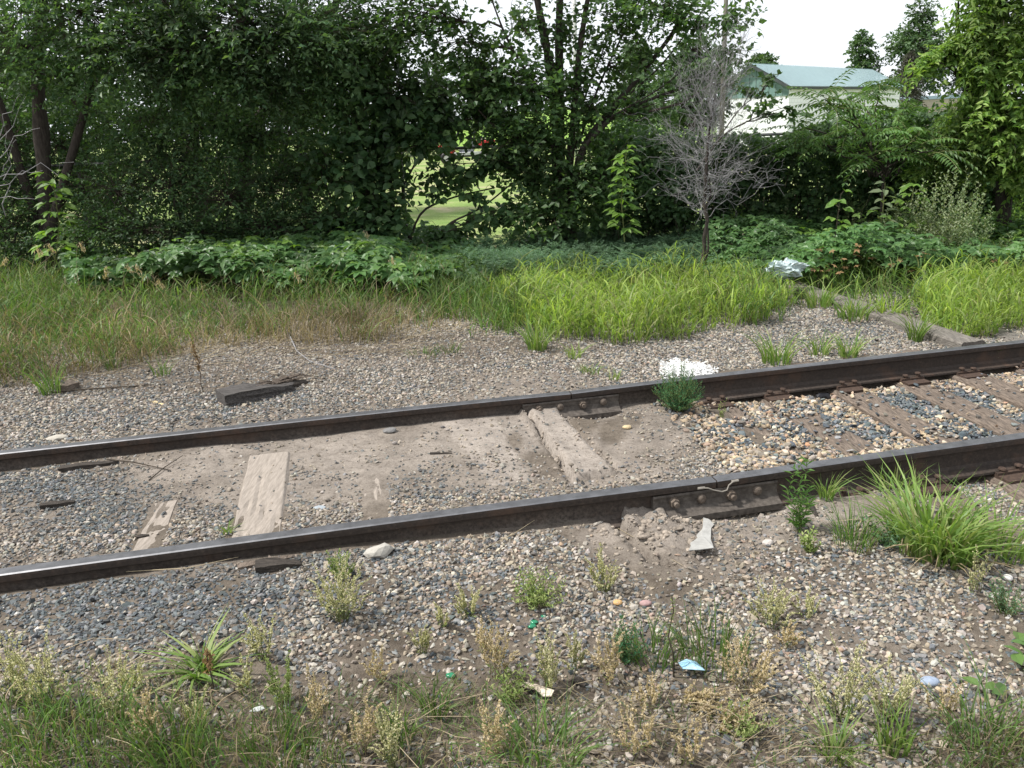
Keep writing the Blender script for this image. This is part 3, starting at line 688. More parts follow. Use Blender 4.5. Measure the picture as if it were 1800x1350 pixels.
# broad tree whose crown fills the upper left
b1 = np.array([atY(430, 440, 13.2)[0], 13.2, -.1])
tree('shade_tree', 'broad leafy tree filling the upper left with long drooping sprays', 'tree', b1,
     [([b1, *W3([(425, 330), (440, 200), (430, 80)], 13.1), *W3([(420, -150), (440, -400)], 12.8)], .13, .05),
      ([*W3([(436, 230), (520, 120), (590, 20)], 13.0), *W3([(640, -160)], 12.7)], .07, .03),
      ([*W3([(432, 250), (350, 150), (300, 60)], 12.9), *W3([(260, -120)], 12.4)], .06, .03)],
     [B(330, 90, 11.2, .9, .55, 160), B(430, 40, 11.0, 1.0, .6, 190), B(530, 60, 11.2, .9, .55, 170), B(400, 130, 11.4, 1.0, .5, 160), B(500, 150, 11.6, .9, .5, 150), B(290, 170, 11.7, .8, .5, 110), B(600, 30, 12.0, .8, .7, 100),
      B(370, 220, 12.4, 1.0, .6, 150), B(470, 240, 12.6, 1.0, .6, 150), B(580, 190, 12.6, .9, .6, 120), B(270, 270, 12.7, .9, .6, 120), B(560, 290, 13.0, .9, .6, 110), B(400, 320, 13.0, 1.1, .6, 130), B(230, 210, 12.6, .8, .6, 80),
      B(430, -130, 11.8, 2.0, .9, 190), B(580, -150, 12.2, 1.6, .9, 130), B(420, -330, 12.2, 2.2, 1.2, 150), B(640, -300, 12.6, 1.8, 1.2, 100), B(640, 90, 12.5, .8, .7, 120), B(560, 110, 12.3, .8, .6, 110), B(680, 160, 12.6, .6, .5, 60)],
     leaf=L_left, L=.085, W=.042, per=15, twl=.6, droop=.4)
# twiggy understorey shrubs between the trees and the creeper
def shrub(label, px, py, Y, blobs, leaf, L=.06, W=.036, nst=7, per=12, twl=.36, h=1.2, name='shrub', r=.02, **k):
    b = np.array([atY(px, py, Y)[0], Y, -.1]); st = []
    cs = [np.asarray(c[0]) for c in blobs]
    for i in range(nst):
        e = cs[i % len(cs)]+rnd(1, .12)[0]; p = b+np.array([rng.normal(0, .18), rng.normal(0, .1), 0]); m = p+(e-p)*.5+np.array([rng.normal(0, .1), rng.normal(0, .1), .12])
        st.append(([p, m, e], r*rng.uniform(.7, 1.2), .006))
    return tree(name, label, 'shrub', b, st, blobs, leaf=leaf, L=L, W=W, per=per, twl=twl, limb=False, **k)
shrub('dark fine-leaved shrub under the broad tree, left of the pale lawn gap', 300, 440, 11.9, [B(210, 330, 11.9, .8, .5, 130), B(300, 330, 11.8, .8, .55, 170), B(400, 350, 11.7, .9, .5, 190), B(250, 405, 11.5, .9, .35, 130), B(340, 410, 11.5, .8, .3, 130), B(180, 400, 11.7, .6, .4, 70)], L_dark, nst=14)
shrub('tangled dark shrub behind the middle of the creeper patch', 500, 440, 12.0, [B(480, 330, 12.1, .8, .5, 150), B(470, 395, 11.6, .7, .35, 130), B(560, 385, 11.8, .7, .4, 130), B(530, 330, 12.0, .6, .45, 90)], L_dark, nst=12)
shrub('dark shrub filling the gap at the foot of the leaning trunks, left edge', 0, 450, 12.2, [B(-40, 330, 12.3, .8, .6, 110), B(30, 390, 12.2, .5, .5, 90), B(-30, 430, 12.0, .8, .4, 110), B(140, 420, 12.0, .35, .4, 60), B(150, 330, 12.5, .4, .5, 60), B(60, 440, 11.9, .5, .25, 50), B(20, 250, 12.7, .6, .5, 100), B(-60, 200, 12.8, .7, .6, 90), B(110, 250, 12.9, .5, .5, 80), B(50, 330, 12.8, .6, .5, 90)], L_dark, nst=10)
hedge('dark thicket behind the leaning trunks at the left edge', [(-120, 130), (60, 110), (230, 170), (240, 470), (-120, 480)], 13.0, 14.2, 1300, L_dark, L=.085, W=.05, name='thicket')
# big-leaved shrub left of the gap
bl = np.array([atY(690, 425, 11.9)[0], 11.9, -.1])
tree('large_leaved_shrub', 'round-leaved dark shrub with several stems left of the lawn gap', 'shrub', bl,
     [([bl, *W3([(690, 330), (670, 220), (660, 110)], 11.9)], .035, .012), ([bl+[.12, 0, 0], *W3([(735, 370), (800, 345), (870, 330)], 11.8)], .022, .01), ([bl-[.15, 0, 0], *W3([(640, 340), (620, 230), (640, 130)], 12.0)], .03, .012),
      ([bl+[.3, .1, 0], *W3([(700, 340), (740, 270), (790, 215)], 11.9)], .024, .01), ([bl+[.4, .05, 0], *W3([(780, 395), (845, 368), (905, 318)], 11.7)], .02, .01), ([bl-[.4, 0, 0], *W3([(590, 370), (560, 290)], 11.9)], .022, .01)],
     [B(640, 120, 11.9, .55, .6, 60), B(700, 165, 11.8, .6, .45, 75), B(640, 240, 11.9, .6, .5, 75), B(590, 300, 11.8, .5, .5, 60), B(700, 230, 11.9, .55, .3, 60), B(790, 215, 11.9, .45, .3, 34), B(650, 330, 11.8, .5, .5, 80), B(620, 400, 11.6, .6, .25, 60),
      B(760, 180, 11.9, .5, .35, 40), B(860, 200, 11.7, .4, .3, 34), B(765, 330, 11.7, .35, .08, 10), B(840, 345, 11.6, .2, .08, 6), B(690, 375, 11.6, .25, .22, 22), B(790, 405, 11.5, .5, .06, 12), B(815, 300, 11.6, .45, .10, 18), B(745, 250, 11.6, .4, .12, 20), B(760, 305, 11.7, .3, .06, 8), B(850, 385, 11.6, .4, .08, 12), B(900, 380, 11.6, .3, .2, 20), B(670, 300, 11.9, .22, .2, 20), B(890, 275, 11.7, .4, .2, 34)],
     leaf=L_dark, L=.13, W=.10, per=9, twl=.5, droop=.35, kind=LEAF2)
# centre tree: many rising stems against the sky
bc = np.array([atY(985, 410, 11.6)[0], 11.6, -.1])
tree('multi_stemmed_tree', 'open multi-stemmed tree in the centre with bare limbs against the sky', 'tree', bc,
     [([bc, *W3([(980, 300), (978, 190), (962, 90), (944, 0)], 11.6), *W3([(925, -150), (900, -330)], 11.6)], .085, .03),
      ([bc+[.05, .1, 0], *W3([(985, 280), (984, 160), (982, 40)], 11.7), *W3([(990, -120), (1000, -320)], 11.7)], .075, .03),
      ([bc+[.12, 0, 0], *W3([(1000, 300), (1010, 190), (1018, 90), (1036, -20)], 11.5), *W3([(1070, -200)], 11.4)], .06, .025),
      ([bc+[.16, -.05, 0], *W3([(1010, 310), (1028, 250), (1072, 195), (1120, 140), (1190, 50)], 11.4), *W3([(1260, -60)], 11.2)], .06, .02),
      ([*W3([(1022, 262), (1075, 205), (1140, 175), (1215, 150), (1290, 95)], 11.3)], .035, .010), ([*W3([(1018, 250), (1052, 150), (1095, 60), (1140, -30)], 11.5)], .022, .008),
      ([*W3([(976, 180), (940, 150), (890, 70), (850, -40)], 11.5)], .028, .010), ([*W3([(972, 260), (930, 170), (905, 160)], 11.4)], .02, .008), ([*W3([(1012, 262), (1020, 190), (1060, 90), (1080, 30)], 11.6)], .02, .007),
      ([*W3([(1030, 255), (1100, 170), (1160, 120), (1235, 20)], 11.4)], .02, .007), ([*W3([(1075, 205), (1180, 145), (1260, 60)], 11.2)], .014, .005), ([bc-[.1, .05, 0], *W3([(950, 330), (900, 240), (860, 215)], 11.4)], .02, .008)],
     [B(720, 30, 11.4, .9, .5, 90), B(660, 70, 11.6, .6, .5, 55), B(800, 70, 11.4, .6, .4, 60), B(870, 130, 11.3, .6, .4, 85), B(820, 150, 11.5, .5, .4, 60), B(930, 160, 11.3, .6, .4, 90), B(1000, 145, 11.5, .6, .35, 62), B(920, 40, 11.5, .45, .45, 38), B(1080, 30, 11.4, .7, .5, 66), B(1000, 60, 11.7, .5, .4, 26),
      B(1160, 10, 11.2, .7, .4, 75), B(1080, 110, 11.4, .5, .4, 26), B(1130, 95, 11.2, .4, .3, 18), B(1215, 40, 11.1, .4, .3, 36), B(1290, 30, 11.0, .3, .25, 22), B(960, 230, 11.3, .6, .35, 85), B(1040, 190, 11.4, .5, .3, 50), B(910, 240, 11.3, .55, .28, 64), B(940, 320, 11.4, .35, .35, 50), B(1010, 330, 11.3, .5, .5, 100), B(970, 380, 11.2, .6, .3, 85),
      B(1070, 300, 11.4, .5, .5, 80), B(940, 290, 11.5, .5, .4, 60), B(1130, 190, 11.2, .3, .12, 14), B(1230, 130, 11.1, .35, .12, 20), B(1340, 165, 10.8, .2, .06, 5), B(800, -90, 11.5, 1.2, .7, 80), B(960, -140, 11.6, 1.3, .8, 60), B(1120, -130, 11.4, 1.1, .7, 50), B(950, -300, 11.6, 1.7, 1.0, 70), B(1280, 90, 11.0, .3, .15, 12)],
     leaf=L_mid, L=.09, W=.065, per=11, twl=.45)
tree('vine_branch', 'leafy round-leaved branches reaching in front of the white shed', 'branch', atY(1300, 240, 10.6),
     [([atY(1225, 300, 10.8), *W3([(1270, 235), (1330, 205), (1390, 185)], 10.6)], .012, .004), ([*W3([(1262, 245), (1300, 190), (1340, 160), (1372, 128)], 10.7)], .009, .003)],
     [B(1330, 190, 10.6, .18, .05, 6), B(1370, 200, 10.6, .15, .05, 5), B(1320, 160, 10.7, .16, .06, 4), B(1355, 138, 10.7, .10, .05, 4), B(1395, 195, 10.6, .12, .05, 4)],
     leaf=L_mid, L=.085, W=.07, per=8, twl=.25, kind=LEAF2)
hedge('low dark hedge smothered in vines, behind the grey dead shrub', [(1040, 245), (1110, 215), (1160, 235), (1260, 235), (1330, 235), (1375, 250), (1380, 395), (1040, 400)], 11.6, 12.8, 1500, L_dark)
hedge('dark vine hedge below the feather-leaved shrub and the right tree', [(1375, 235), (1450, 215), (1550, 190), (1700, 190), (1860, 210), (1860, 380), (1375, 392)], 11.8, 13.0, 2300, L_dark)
# right tree
br = np.array([atY(1770, 400, 10.9)[0], 10.9, -.1])
tree('yellow_green_tree', 'bright yellow-green tree filling the right edge, branches drooping before the shed', 'tree', br,
     [([br, *W3([(1765, 280), (1745, 150), (1740, 20)], 10.9), *W3([(1750, -200), (1760, -420)], 10.9)], .10, .04), ([*W3([(1760, 250), (1700, 150), (1650, 90), (1610, 110)], 10.6)], .045, .012), ([*W3([(1764, 270), (1830, 160), (1880, 60)], 10.7)], .05, .02),
      ([*W3([(1758, 220), (1700, 120), (1680, 40), (1690, -40)], 10.8)], .04, .015)],
     [B(1685, 90, 10.5, .36, .18, 60), B(1628, 112, 10.4, .08, .12, 14), B(1735, 30, 10.5, .4, .4, 90), B(1770, 30, 10.4, .6, .5, 130), B(1760, 120, 10.4, .6, .45, 130), B(1735, 125, 10.5, .3, .3, 50), B(1730, 200, 10.5, .5, .35, 110), B(1790, 220, 10.3, .55, .4, 130), B(1700, 250, 10.6, .40, .25, 70), B(1650, 285, 10.8, .35, .2, 40),
      B(1750, 285, 10.7, .5, .25, 60), B(1810, 300, 10.5, .5, .3, 60), B(1860, 130, 10.4, .7, .7, 110), B(1880, 280, 10.4, .6, .5, 90), B(1790, -70, 10.6, .7, .5, 100), B(1850, -80, 10.5, 1.0, .7, 110), B(1750, -250, 10.8, 1.6, .9, 130), B(1940, 60, 10.6, .8, .9, 80)],
     leaf=L_yel, L=.085, W=.037, per=22, twl=.45, droop=.45, kind=LEAF2)

# feather-leaved shrub: long pinnate leaves
def pinnate(gl, gr, base, D, L, nlf, l, w, droop=.5):
    t = np.linspace(.18, 1, nlf); D = unit(np.asarray(D, float)); base = np.asarray(base, float)
    c = base+D*L*t[:, None]; c[:, 2] -= droop*L*t**2*.6
    full = np.concatenate([[base], c]); tube(gr, full, .0045, .0015, n=3)
    T = unit(np.gradient(c, axis=0)); S = unit(np.cross(T, [0, 0, 1.0])+1e-6)
    for sg in (1, -1):
        d = S*sg*1.0+T*.45+rnd(nlf, .08); d[:, 2] -= .38+rng.uniform(0, .2)
        N = np.array([0, 0, 1.0])-S*sg*.1+rnd(nlf, .15)
        ll = l*(1-.45*t**2)*rng.uniform(.85, 1.1, nlf); leaves(gl, c, d, N, ll, ll*w/l, LEAF1)
    leaves(gl, c[-1:], T[-1:], np.array([[0, 0, 1.0]]), l*.7, w*.7, LEAF1)
ba = np.array([atY(1553, 350, 11.0)[0], 11.0, -.05])
t = thing('feather_leaved_shrub', 'shrub with long feathery compound leaves in front of the white shed', 'shrub', ba)
gt, gl, gr = G(), G(), G()
crown_tips = [(1450, 175), (1470, 195), (1415, 225), (1520, 175), (1540, 155), (1585, 205), (1600, 245), (1500, 230), (1560, 235), (1440, 255), (1610, 245), (1650, 225), (1480, 270), (1530, 280), (1580, 270), (1405, 260), (1640, 265)]
for px, py in crown_tips:
    Y = 10.9+rng.normal(0, .35); e = atY(px, py, Y)
    m = atY(1553, 310, 11)+np.array([rng.normal(0, .08), rng.normal(0, .08), 0])
    tube(gt, curve(m, e, .10, .06, 7), .016, .006, n=5)
    for q in range(10):
        a = rng.uniform(0, 2*math.pi); el = rng.uniform(-.15, .75)
        pinnate(gl, gr, e+rnd(1, .05)[0], [math.cos(a)*math.cos(el), math.sin(a)*math.cos(el)-.15, math.sin(el)], rng.uniform(.42, .75), rng.integers(8, 12), .125, .042, rng.uniform(.4, .9))
tube(gt, [ba, ba+[.0, 0, .3], atY(1553, 310, 11)], .028, .02, n=7)
keep(gt.build('trunk', m_bark, smooth=True), t); keep(gr.build('leaf_stalks', m_stemg), t); keep(gl.build('crown', L_ail), t)

# dead grey shrub
bd = np.array([atY(1233, 462, 9.7)[0], 9.7, -.05])
t = thing('dead_shrub', 'leafless grey dead shrub with a dense mesh of fine twigs', 'dead shrub', bd)
g = G(); gt = G()
trunk = np.array([bd, *W3([(1232, 400), (1240, 330), (1244, 250), (1256, 170)], 9.7)])
gk = G()
tube(gk, curve(trunk[0], trunk[2], 0, .04, 7), .027, .02, n=8); tube(gk, curve(bd+[.05, .03, 0], trunk[2]+[.04, .02, .12], 0, .06, 7), .015, .010, n=6)
tube(gk, [trunk[2], trunk[3], trunk[4]], .024, .006, n=6)
keep(gk.build('trunk', m_bark, smooth=True), t)
for q in range(92):
    low = q < 50
    f = rng.uniform(-.35, .40) if low else rng.uniform(.3, 1.0)
    s = trunk[2]+(trunk[4]-trunk[2])*f+rnd(1, .02)[0]
    a = rng.uniform(0, 2*math.pi)
    el, Lb = (rng.uniform(-.3, 1.0), rng.uniform(.35, .84)) if low else (rng.uniform(.75, 1.4), rng.uniform(.4, .85))
    d = np.array([math.cos(a)*math.cos(el), math.sin(a)*math.cos(el)*.8, math.sin(el)]); e = s+d*Lb; e[2] += .10*Lb+(.12 if low else 0)
    b1_ = curve(s, e, rng.uniform(-.14, .06) if low else -.02, .16, 7); tube(g, b1_, .0038, .0013, n=4)
    for r_ in range(7):
        i = rng.integers(2, 7); d2 = unit(d+rnd(1, .6)[0]+np.array([0, 0, .3 if low else .6])); l2 = rng.uniform(.12, .40); c2 = curve(b1_[i], b1_[i]+d2*l2, .03, .14, 5); tube(gt, c2, .0017, .0008, n=3)
        for r2 in range(2):
            i2 = rng.integers(1, 5); d3 = unit(d2+rnd(1, .75)[0]); tube(gt, curve(c2[i2], c2[i2]+d3*rng.uniform(.05, .18), .0, .14, 3), .0012, .0007, n=3)
keep(g.build('branches', m_dead), t)
keep(gt.build('twigs', m_dead), t)
# bare twigs at the left edge
t = thing('dead_branch', 'bare pale twigs of a dead branch at the left edge', 'dead branch', atY(-10, 400, 10.2))
g = G()
for (a, b_) in (((-30, 400), (45, 170)), ((-30, 345), (75, 300)), ((-20, 290), (70, 225)), ((-30, 330), (130, 285)), ((-10, 270), (35, 165)), ((10, 380), (12, 230)), ((-30, 360), (60, 350)), ((5, 300), (28, 245))):
    tube(g, curve(atY(*a, 10.2), atY(*b_, 10.1), .05, .09, 8), .007, .0018, n=4)
keep(g.build('twigs', m_dead), t)

# saplings and single broad-leaved weeds
def sapling(name, label, pts, Y, n, L, W, leaf, cat='sapling', per=3, stem=m_stemg, r=.008, kind=LEAF2, spread=.10, group=None, lo=.1):
    p = np.array(W3(pts, Y)); t = thing(name, label, cat, p[0], group); g = G(); k = len(p); tt = np.linspace(0, k-1, 24)
    pp = np.stack([np.interp(tt, np.arange(k), p[:, q]) for q in range(3)], -1); tube(g, pp, r, r*.4, n=5); gl = G()
    P = []; D = []
    for i in range(n):
        f = lo+(1-lo)*i/max(n-1, 1); c = pp[int(f*23)]; a = i*2.4+rng.uniform(-.4, .4); d = np.array([math.cos(a), math.sin(a)*.8-.15, .35+.4*f]); e = c+unit(d)*spread*(1.25-.6*f); tube(g, [c, (c+e)/2+[0, 0, .01], e], .0025, .0015, n=3)
        for q in range(per):
            b_ = (q-(per-1)/2)*.9; dd = np.array([d[0]*math.cos(b_)-d[1]*math.sin(b_), d[0]*math.sin(b_)+d[1]*math.cos(b_), -.25+rng.uniform(-.2, .25)]); P.append(e); D.append(dd)
    P = np.array(P); D = np.array(D); l = L*rng.uniform(.65, 1.15, len(P))
    leaves(gl, P, D, np.array([[0, -.35, 1.0]])+rnd(len(P), .25), l, l*W/L, kind)
    keep(g.build('stem', stem), t); keep(gl.build('leaves', leaf), t); return t
sapling('maple_sapling', 'slim light green sapling standing before the hedge right of the centre tree', [(1098, 425), (1092, 350), (1102, 262)], 10.2, 30, .15, .075, L_sap)
sapling('maple_sapling', 'light green sapling at the foot of the forked trunk, left edge', [(95, 470), (105, 400), (92, 312)], 10.6, 26, .17, .09, L_sap, spread=.16)
sapling('maple_sapling', 'spindly sapling with few pale green leaves left of the milkweed', [(1462, 500), (1466, 430), (1478, 342)], 8.9, 9, .11, .08, L_sap, lo=.55, stem=m_twig)
sapling('milkweed', 'upright milkweed with big oval blue-green leaves', [(1545, 420), (1552, 370), (1556, 322)], 9.6, 18, .17, .075, L_weed, cat='weed', per=1, lo=.05, spread=.03)
sapling('maple_sapling', 'leafy light green sapling among grey weeds right of the milkweed', [(1600, 420), (1600, 370), (1606, 330)], 9.7, 16, .13, .07, L_sap, spread=.12)
sapling('wild_shoot', 'yellow-leaved shoot beside the grey switch timber', [(1452, 505), (1446, 490), (1440, 468)], 8.7, 6, .08, .05, L_yel, cat='weed', per=3, lo=.3, spread=.07)
#@@COVER
# ------------------------------------------------------------------ verge: ground cover and grass
def field(poly, n, ynoise=12):
    """points on the ground under a polygon of the photograph, even per square metre"""
    c = np.array([at(*p)[:2] for p in poly]); lo, hi = c.min(0)-.3, c.max(0)+.3
    x = rng.uniform(lo[0], hi[0], n*4); y = rng.uniform(lo[1], hi[1], n*4); px, py = proj(x, y, 0*x)
    k = inpoly(px+26*(fbm(x*1.3, y*1.3, 3)-.47), py+ynoise*2*(fbm(x*1.7, y*1.7, 7)-.47), poly); x, y = x[k][:n], y[k][:n]
    return np.stack([x, y, gz(x, y)], -1)
def grass(poly, n, h, wd, mat, name='grass', lean=.45, clump=.35, wind=(.15, 0), droop=.5, ynoise=12, hv=.45, k=4):
    P = field(poly, n, ynoise)
    d = fbm(P[:, 0]*2.2, P[:, 1]*2.2, 17, 3); u_, v_ = uv(P[:, 0], P[:, 1]); P = P[(rng.uniform(size=len(P)) < np.clip((d-clump+.25)*2.6, .08, 1)) & ((np.abs(u_-4.70) > .24) | (v_ > 7.8))]
    m = len(P); H = h*rng.uniform(1-hv, 1+hv*.5, m)*(.45+1.15*fbm(P[:, 0]*2.4, P[:, 1]*2.4, 23, 3))
    a = rng.uniform(0, 2*math.pi, m); ln = rng.uniform(.1, lean*1.6, m)[:, None]*np.stack([np.cos(a), np.sin(a), 0*a], -1)+np.array([wind[0], wind[1], 0])
    g = G(); blades(g, P, H, ln, wd*rng.uniform(.6, 1.3, m), rng.uniform(.1, 1.1, m)*droop, k)
    o = g.build(name, mat); tag(o, kind='stuff'); return o
def leafy_grass(poly, n, h, l, wd, mat, clump=.35, ynoise=18, name='grass', nodes=4, hv=.55):
    """upright stems with blades leaving them one above another"""
    P = field(poly, n, ynoise); d = fbm(P[:, 0]*2.2, P[:, 1]*2.2, 17, 3); u_, v_ = uv(P[:, 0], P[:, 1])
    P = P[(rng.uniform(size=len(P)) < np.clip((d-clump+.25)*2.6, .08, 1)) & ((np.abs(u_-4.70) > .24) | (v_ > 7.8))]
    m = len(P); H = h*rng.uniform(1-hv, 1+hv*.4, m)*(.5+1.05*fbm(P[:, 0]*2.4, P[:, 1]*2.4, 23, 3)); a = rng.uniform(0, 2*math.pi, m)
    ln = np.stack([np.cos(a), np.sin(a), 0*a], -1)*(rng.uniform(0, .55, m)*H)[:, None]; g = G()
    blades(g, P, H, ln/np.maximum(H, 1e-3)[:, None], wd*.35, .1, 3)
    for q in range(nodes):
        f = (q+.5+rng.uniform(-.3, .3, m))/nodes; O = P+ln*(f**1.9)[:, None]; O[:, 2] += H*f; b_ = a+q*math.pi+rng.normal(0, .8, m)
        L_ = l*rng.uniform(.55, 1.25, m)*np.clip(H/h, .5, 1.2); reach = rng.uniform(.35, 1.5, m)
        blades(g, O, L_*.75, np.stack([np.cos(b_), np.sin(b_), 0*b_], -1)*reach[:, None], wd*rng.uniform(.6, 1.2, m), rng.uniform(.3, 1.3, m), 4)
    o = g.build(name, mat); tag(o, kind='stuff'); return o
BRI = [(872, 545), (930, 600), (1010, 612), (1110, 602), (1200, 592), (1290, 575), (1385, 548), (1400, 515), (1240, 485), (1000, 480), (900, 500)]
grass(BRI, 1800, .33, .013, Gr_bright, clump=.34, lean=.75, hv=.7, ynoise=20, droop=.8)
leafy_grass(BRI, 2800, .33, .22, .017, Gr_bright)
leafy_grass(BRI, 260, .40, .24, .016, Gr_mid)
grass(BRI, 260, .42, .006, Gr_dry, clump=.40, lean=.7, hv=.6, ynoise=24, droop=.9)
grass([(1600, 545), (1640, 580), (1740, 585), (1840, 575), (1840, 470), (1650, 500)], 1200, .28, .012, Gr_bright, clump=.34, lean=.8, hv=.7, ynoise=20, droop=.9)
leafy_grass([(1600, 545), (1640, 580), (1740, 585), (1840, 575), (1840, 470), (1650, 500)], 1500, .30, .20, .016, Gr_bright)
grass([(1395, 530), (1500, 560), (1590, 560), (1620, 520), (1840, 500), (1840, 430), (1600, 450), (1400, 470)], 2200, .30, .010, Gr_mid, clump=.34, lean=.8, hv=.7)
leafy_grass([(1395, 530), (1500, 560), (1590, 560), (1640, 530), (1840, 510), (1840, 450), (1600, 460), (1400, 475)], 1500, .34, .22, .014, Gr_mid)
grass([(1395, 520), (1480, 545), (1560, 545), (1700, 530), (1860, 510), (1860, 470), (1620, 480), (1420, 490)], 500, .36, .012, Gr_bright, clump=.42, lean=.9, hv=.7, ynoise=20, droop=.9)
grass([(760, 560), (900, 600), (940, 540), (920, 480), (760, 480)], 2600, .36, .010, Gr_mid, clump=.36, lean=.7, hv=.7)
LG = [(-60, 690), (60, 670), (180, 640), (330, 610), (480, 600), (640, 598), (760, 585), (880, 560), (905, 500), (760, 480), (400, 480), (-60, 490)]
grass(LG, 3900, .27, .008, Gr_left, clump=.36, lean=.75, hv=.75, ynoise=20, droop=.9)
grass(LG, 2000, .29, .010, Gr_mid, clump=.40, lean=1.0, hv=.7, ynoise=20, droop=1.0)
leafy_grass([(-60, 640), (180, 600), (480, 580), (760, 565), (880, 550), (905, 495), (760, 475), (400, 475), (-60, 490)], 2500, .30, .21, .013, Gr_mid)
leafy_grass(LG, 380, .30, .2, .009, Gr_dry, clump=.40)
grass(LG, 420, .55, .0045, Gr_dry, clump=.3, lean=.9, hv=.5, ynoise=20, droop=.3)
grass(LG, 1100, .30, .006, Gr_dry, clump=.42, lean=.7, hv=.7, ynoise=20, droop=.6)
grass([(-60, 700), (120, 680), (260, 640), (430, 618), (720, 605), (860, 575), (760, 545), (420, 560), (-60, 580)], 5000, .19, .006, Gr_dry, clump=.38, lean=1.2, hv=.7, droop=.9)
grass([(440, 600), (560, 610), (730, 600), (740, 560), (560, 545), (440, 550)], 1700, .28, .005, Gr_dry, clump=.42, lean=.6, hv=.7)
grass([(-60, 600), (160, 560), (200, 480), (-60, 470)], 2800, .42, .010, Gr_mid, clump=.36, lean=1.0, droop=1.0, hv=.7)
# thin growth and dry litter over the near foreground
FGP = [(-60, 1400), (-60, 1190), (300, 1200), (520, 1240), (800, 1200), (1000, 1230), (1330, 1150), (1400, 1260), (1860, 1290), (1860, 1400)]
grass(FGP, 2600, .07, .0035, Gr_mid, clump=.46, lean=1.2, hv=.7, droop=1.0, k=3)
grass(FGP, 3000, .06, .003, Gr_dry, clump=.46, lean=1.6, hv=.7, droop=1.0, k=3)
LE = [(-60, 695), (140, 672), (330, 622), (220, 560), (-60, 560)]
leafy_grass(LE, 800, .30, .2, .010, Gr_mid)
leafy_grass(LE, 700, .30, .2, .009, Gr_dry)
FR = [(-60, 1400), (-60, 1275), (180, 1270), (380, 1290), (560, 1300), (700, 1325), (1020, 1345), (1020, 1400)]
leafy_grass(FR, 260, .15, .09, .005, Gr_mid, clump=.32)
leafy_grass(FR, 300, .15, .09, .0045, Gr_dry, clump=.32)
grass(FR, 480, .14, .004, Gr_mid, clump=.42, lean=.9, hv=.7, droop=.8)
FR2 = [(1640, 1400), (1660, 1290), (1860, 1230), (1860, 1400)]
leafy_grass(FR2, 160, .12, .08, .005, Gr_mid, clump=.36)
grass(FR2, 500, .11, .0035, Gr_dry, clump=.38, lean=1.4, hv=.7, droop=1.0)
# loose dead stalks lying about the edge of the grass
P = np.concatenate([field(FGP, 130), field([(1000, 1400), (1000, 1240), (1330, 1180), (1420, 1400)], 60), field([(60, 690), (250, 660), (480, 640), (700, 640), (880, 600), (880, 570), (500, 590), (60, 640)], 420)])
g = G()
for p in P:
    a = rng.uniform(-.9, .9)+(math.pi if rng.uniform() < .5 else 0); l = rng.uniform(.08, .45); e = p+np.array([math.cos(a)*l, math.sin(a)*l, rng.uniform(0, .1)]); tube(g, curve(p+[0, 0, .006], e, .03, .08, 4), .0014, .0008, n=3)
tag(g.build('dead_stalks', m_straw), kind='stuff')
# creeper carpet: palmate leaves held over a low mound
def creeper(poly, n, hgt, L, W, mat, name, lift=.5, nl=5, back=None):
    P = field(poly, n, 18); m = len(P)
    mound = hgt*np.maximum(.35, .12+1.5*fbm(P[:, 0]*1.2, P[:, 1]*1.2, 33, 3)); P[:, 2] += mound*rng.uniform(.25, 1.0, m)**lift
    gl = G(); a0 = rng.uniform(0, 2*math.pi, m); nrm = unit(np.array([[0, -.35, 1.0]])+rnd(m, .3))
    for q in range(nl):
        a = a0+(q-(nl-1)/2)*1.05*5/nl; d = np.stack([np.cos(a), np.sin(a), np.full(m, -.28)], -1)
        d = d-nrm*(d*nrm).sum(1, keepdims=True)*.8; l = L*rng.uniform(.7, 1.15, m)*(1.0 if q in (1, 2, 3) else .8); leaves(gl, P, d, nrm+rnd(m, .14), l, l*W/L, LEAF2 if L > .06 else LEAF1)
    o = gl.build(name, mat); tag(o, kind='stuff'); return o
creeper([(120, 490), (300, 478), (560, 462), (830, 470), (880, 495), (860, 520), (500, 520), (140, 520)], 1900, .55, .135, .082, L_creep, 'creeper_ground_cover')
creeper([(250, 470), (500, 452), (800, 448), (850, 470), (560, 478), (300, 490)], 1150, .55, .14, .085, L_creep, 'creeper_ground_cover')
creeper([(1230, 470), (1400, 450), (1620, 430), (1860, 420), (1860, 500), (1620, 510), (1470, 512), (1240, 490)], 3600, .60, .085, .045, L_creep, 'creeper_ground_cover')
creeper([(1240, 440), (1400, 420), (1620, 405), (1860, 395), (1860, 425), (1620, 440), (1400, 455), (1240, 475)], 2600, .62, .085, .045, L_creep, 'creeper_ground_cover')
creeper([(1380, 440), (1600, 420), (1860, 400), (1860, 480), (1620, 485), (1450, 495)], 700, .75, .075, .045, L_sap, 'bramble_ground_cover', nl=3)
creeper([(100, 500), (300, 478), (560, 462), (860, 470), (880, 505), (500, 520)], 420, .62, .10, .06, L_sap, 'bramble_ground_cover', nl=3)
creeper([(1400, 500), (1560, 470), (1860, 450), (1860, 500), (1640, 512), (1480, 525)], 130, .45, .05, .024, L_brown, 'withered_creeper')
creeper([(1760, 480), (1840, 475), (1840, 500), (1760, 505)], 40, .5, .06, .03, L_brown, 'withered_creeper')
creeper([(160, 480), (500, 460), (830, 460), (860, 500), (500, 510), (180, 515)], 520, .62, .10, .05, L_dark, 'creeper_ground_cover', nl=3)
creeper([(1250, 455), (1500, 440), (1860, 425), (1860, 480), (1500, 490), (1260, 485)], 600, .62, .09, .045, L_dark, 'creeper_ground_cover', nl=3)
leafy_grass([(300, 505), (600, 495), (870, 500), (880, 540), (600, 540), (300, 540)], 260, .36, .22, .013, Gr_mid, clump=.4)
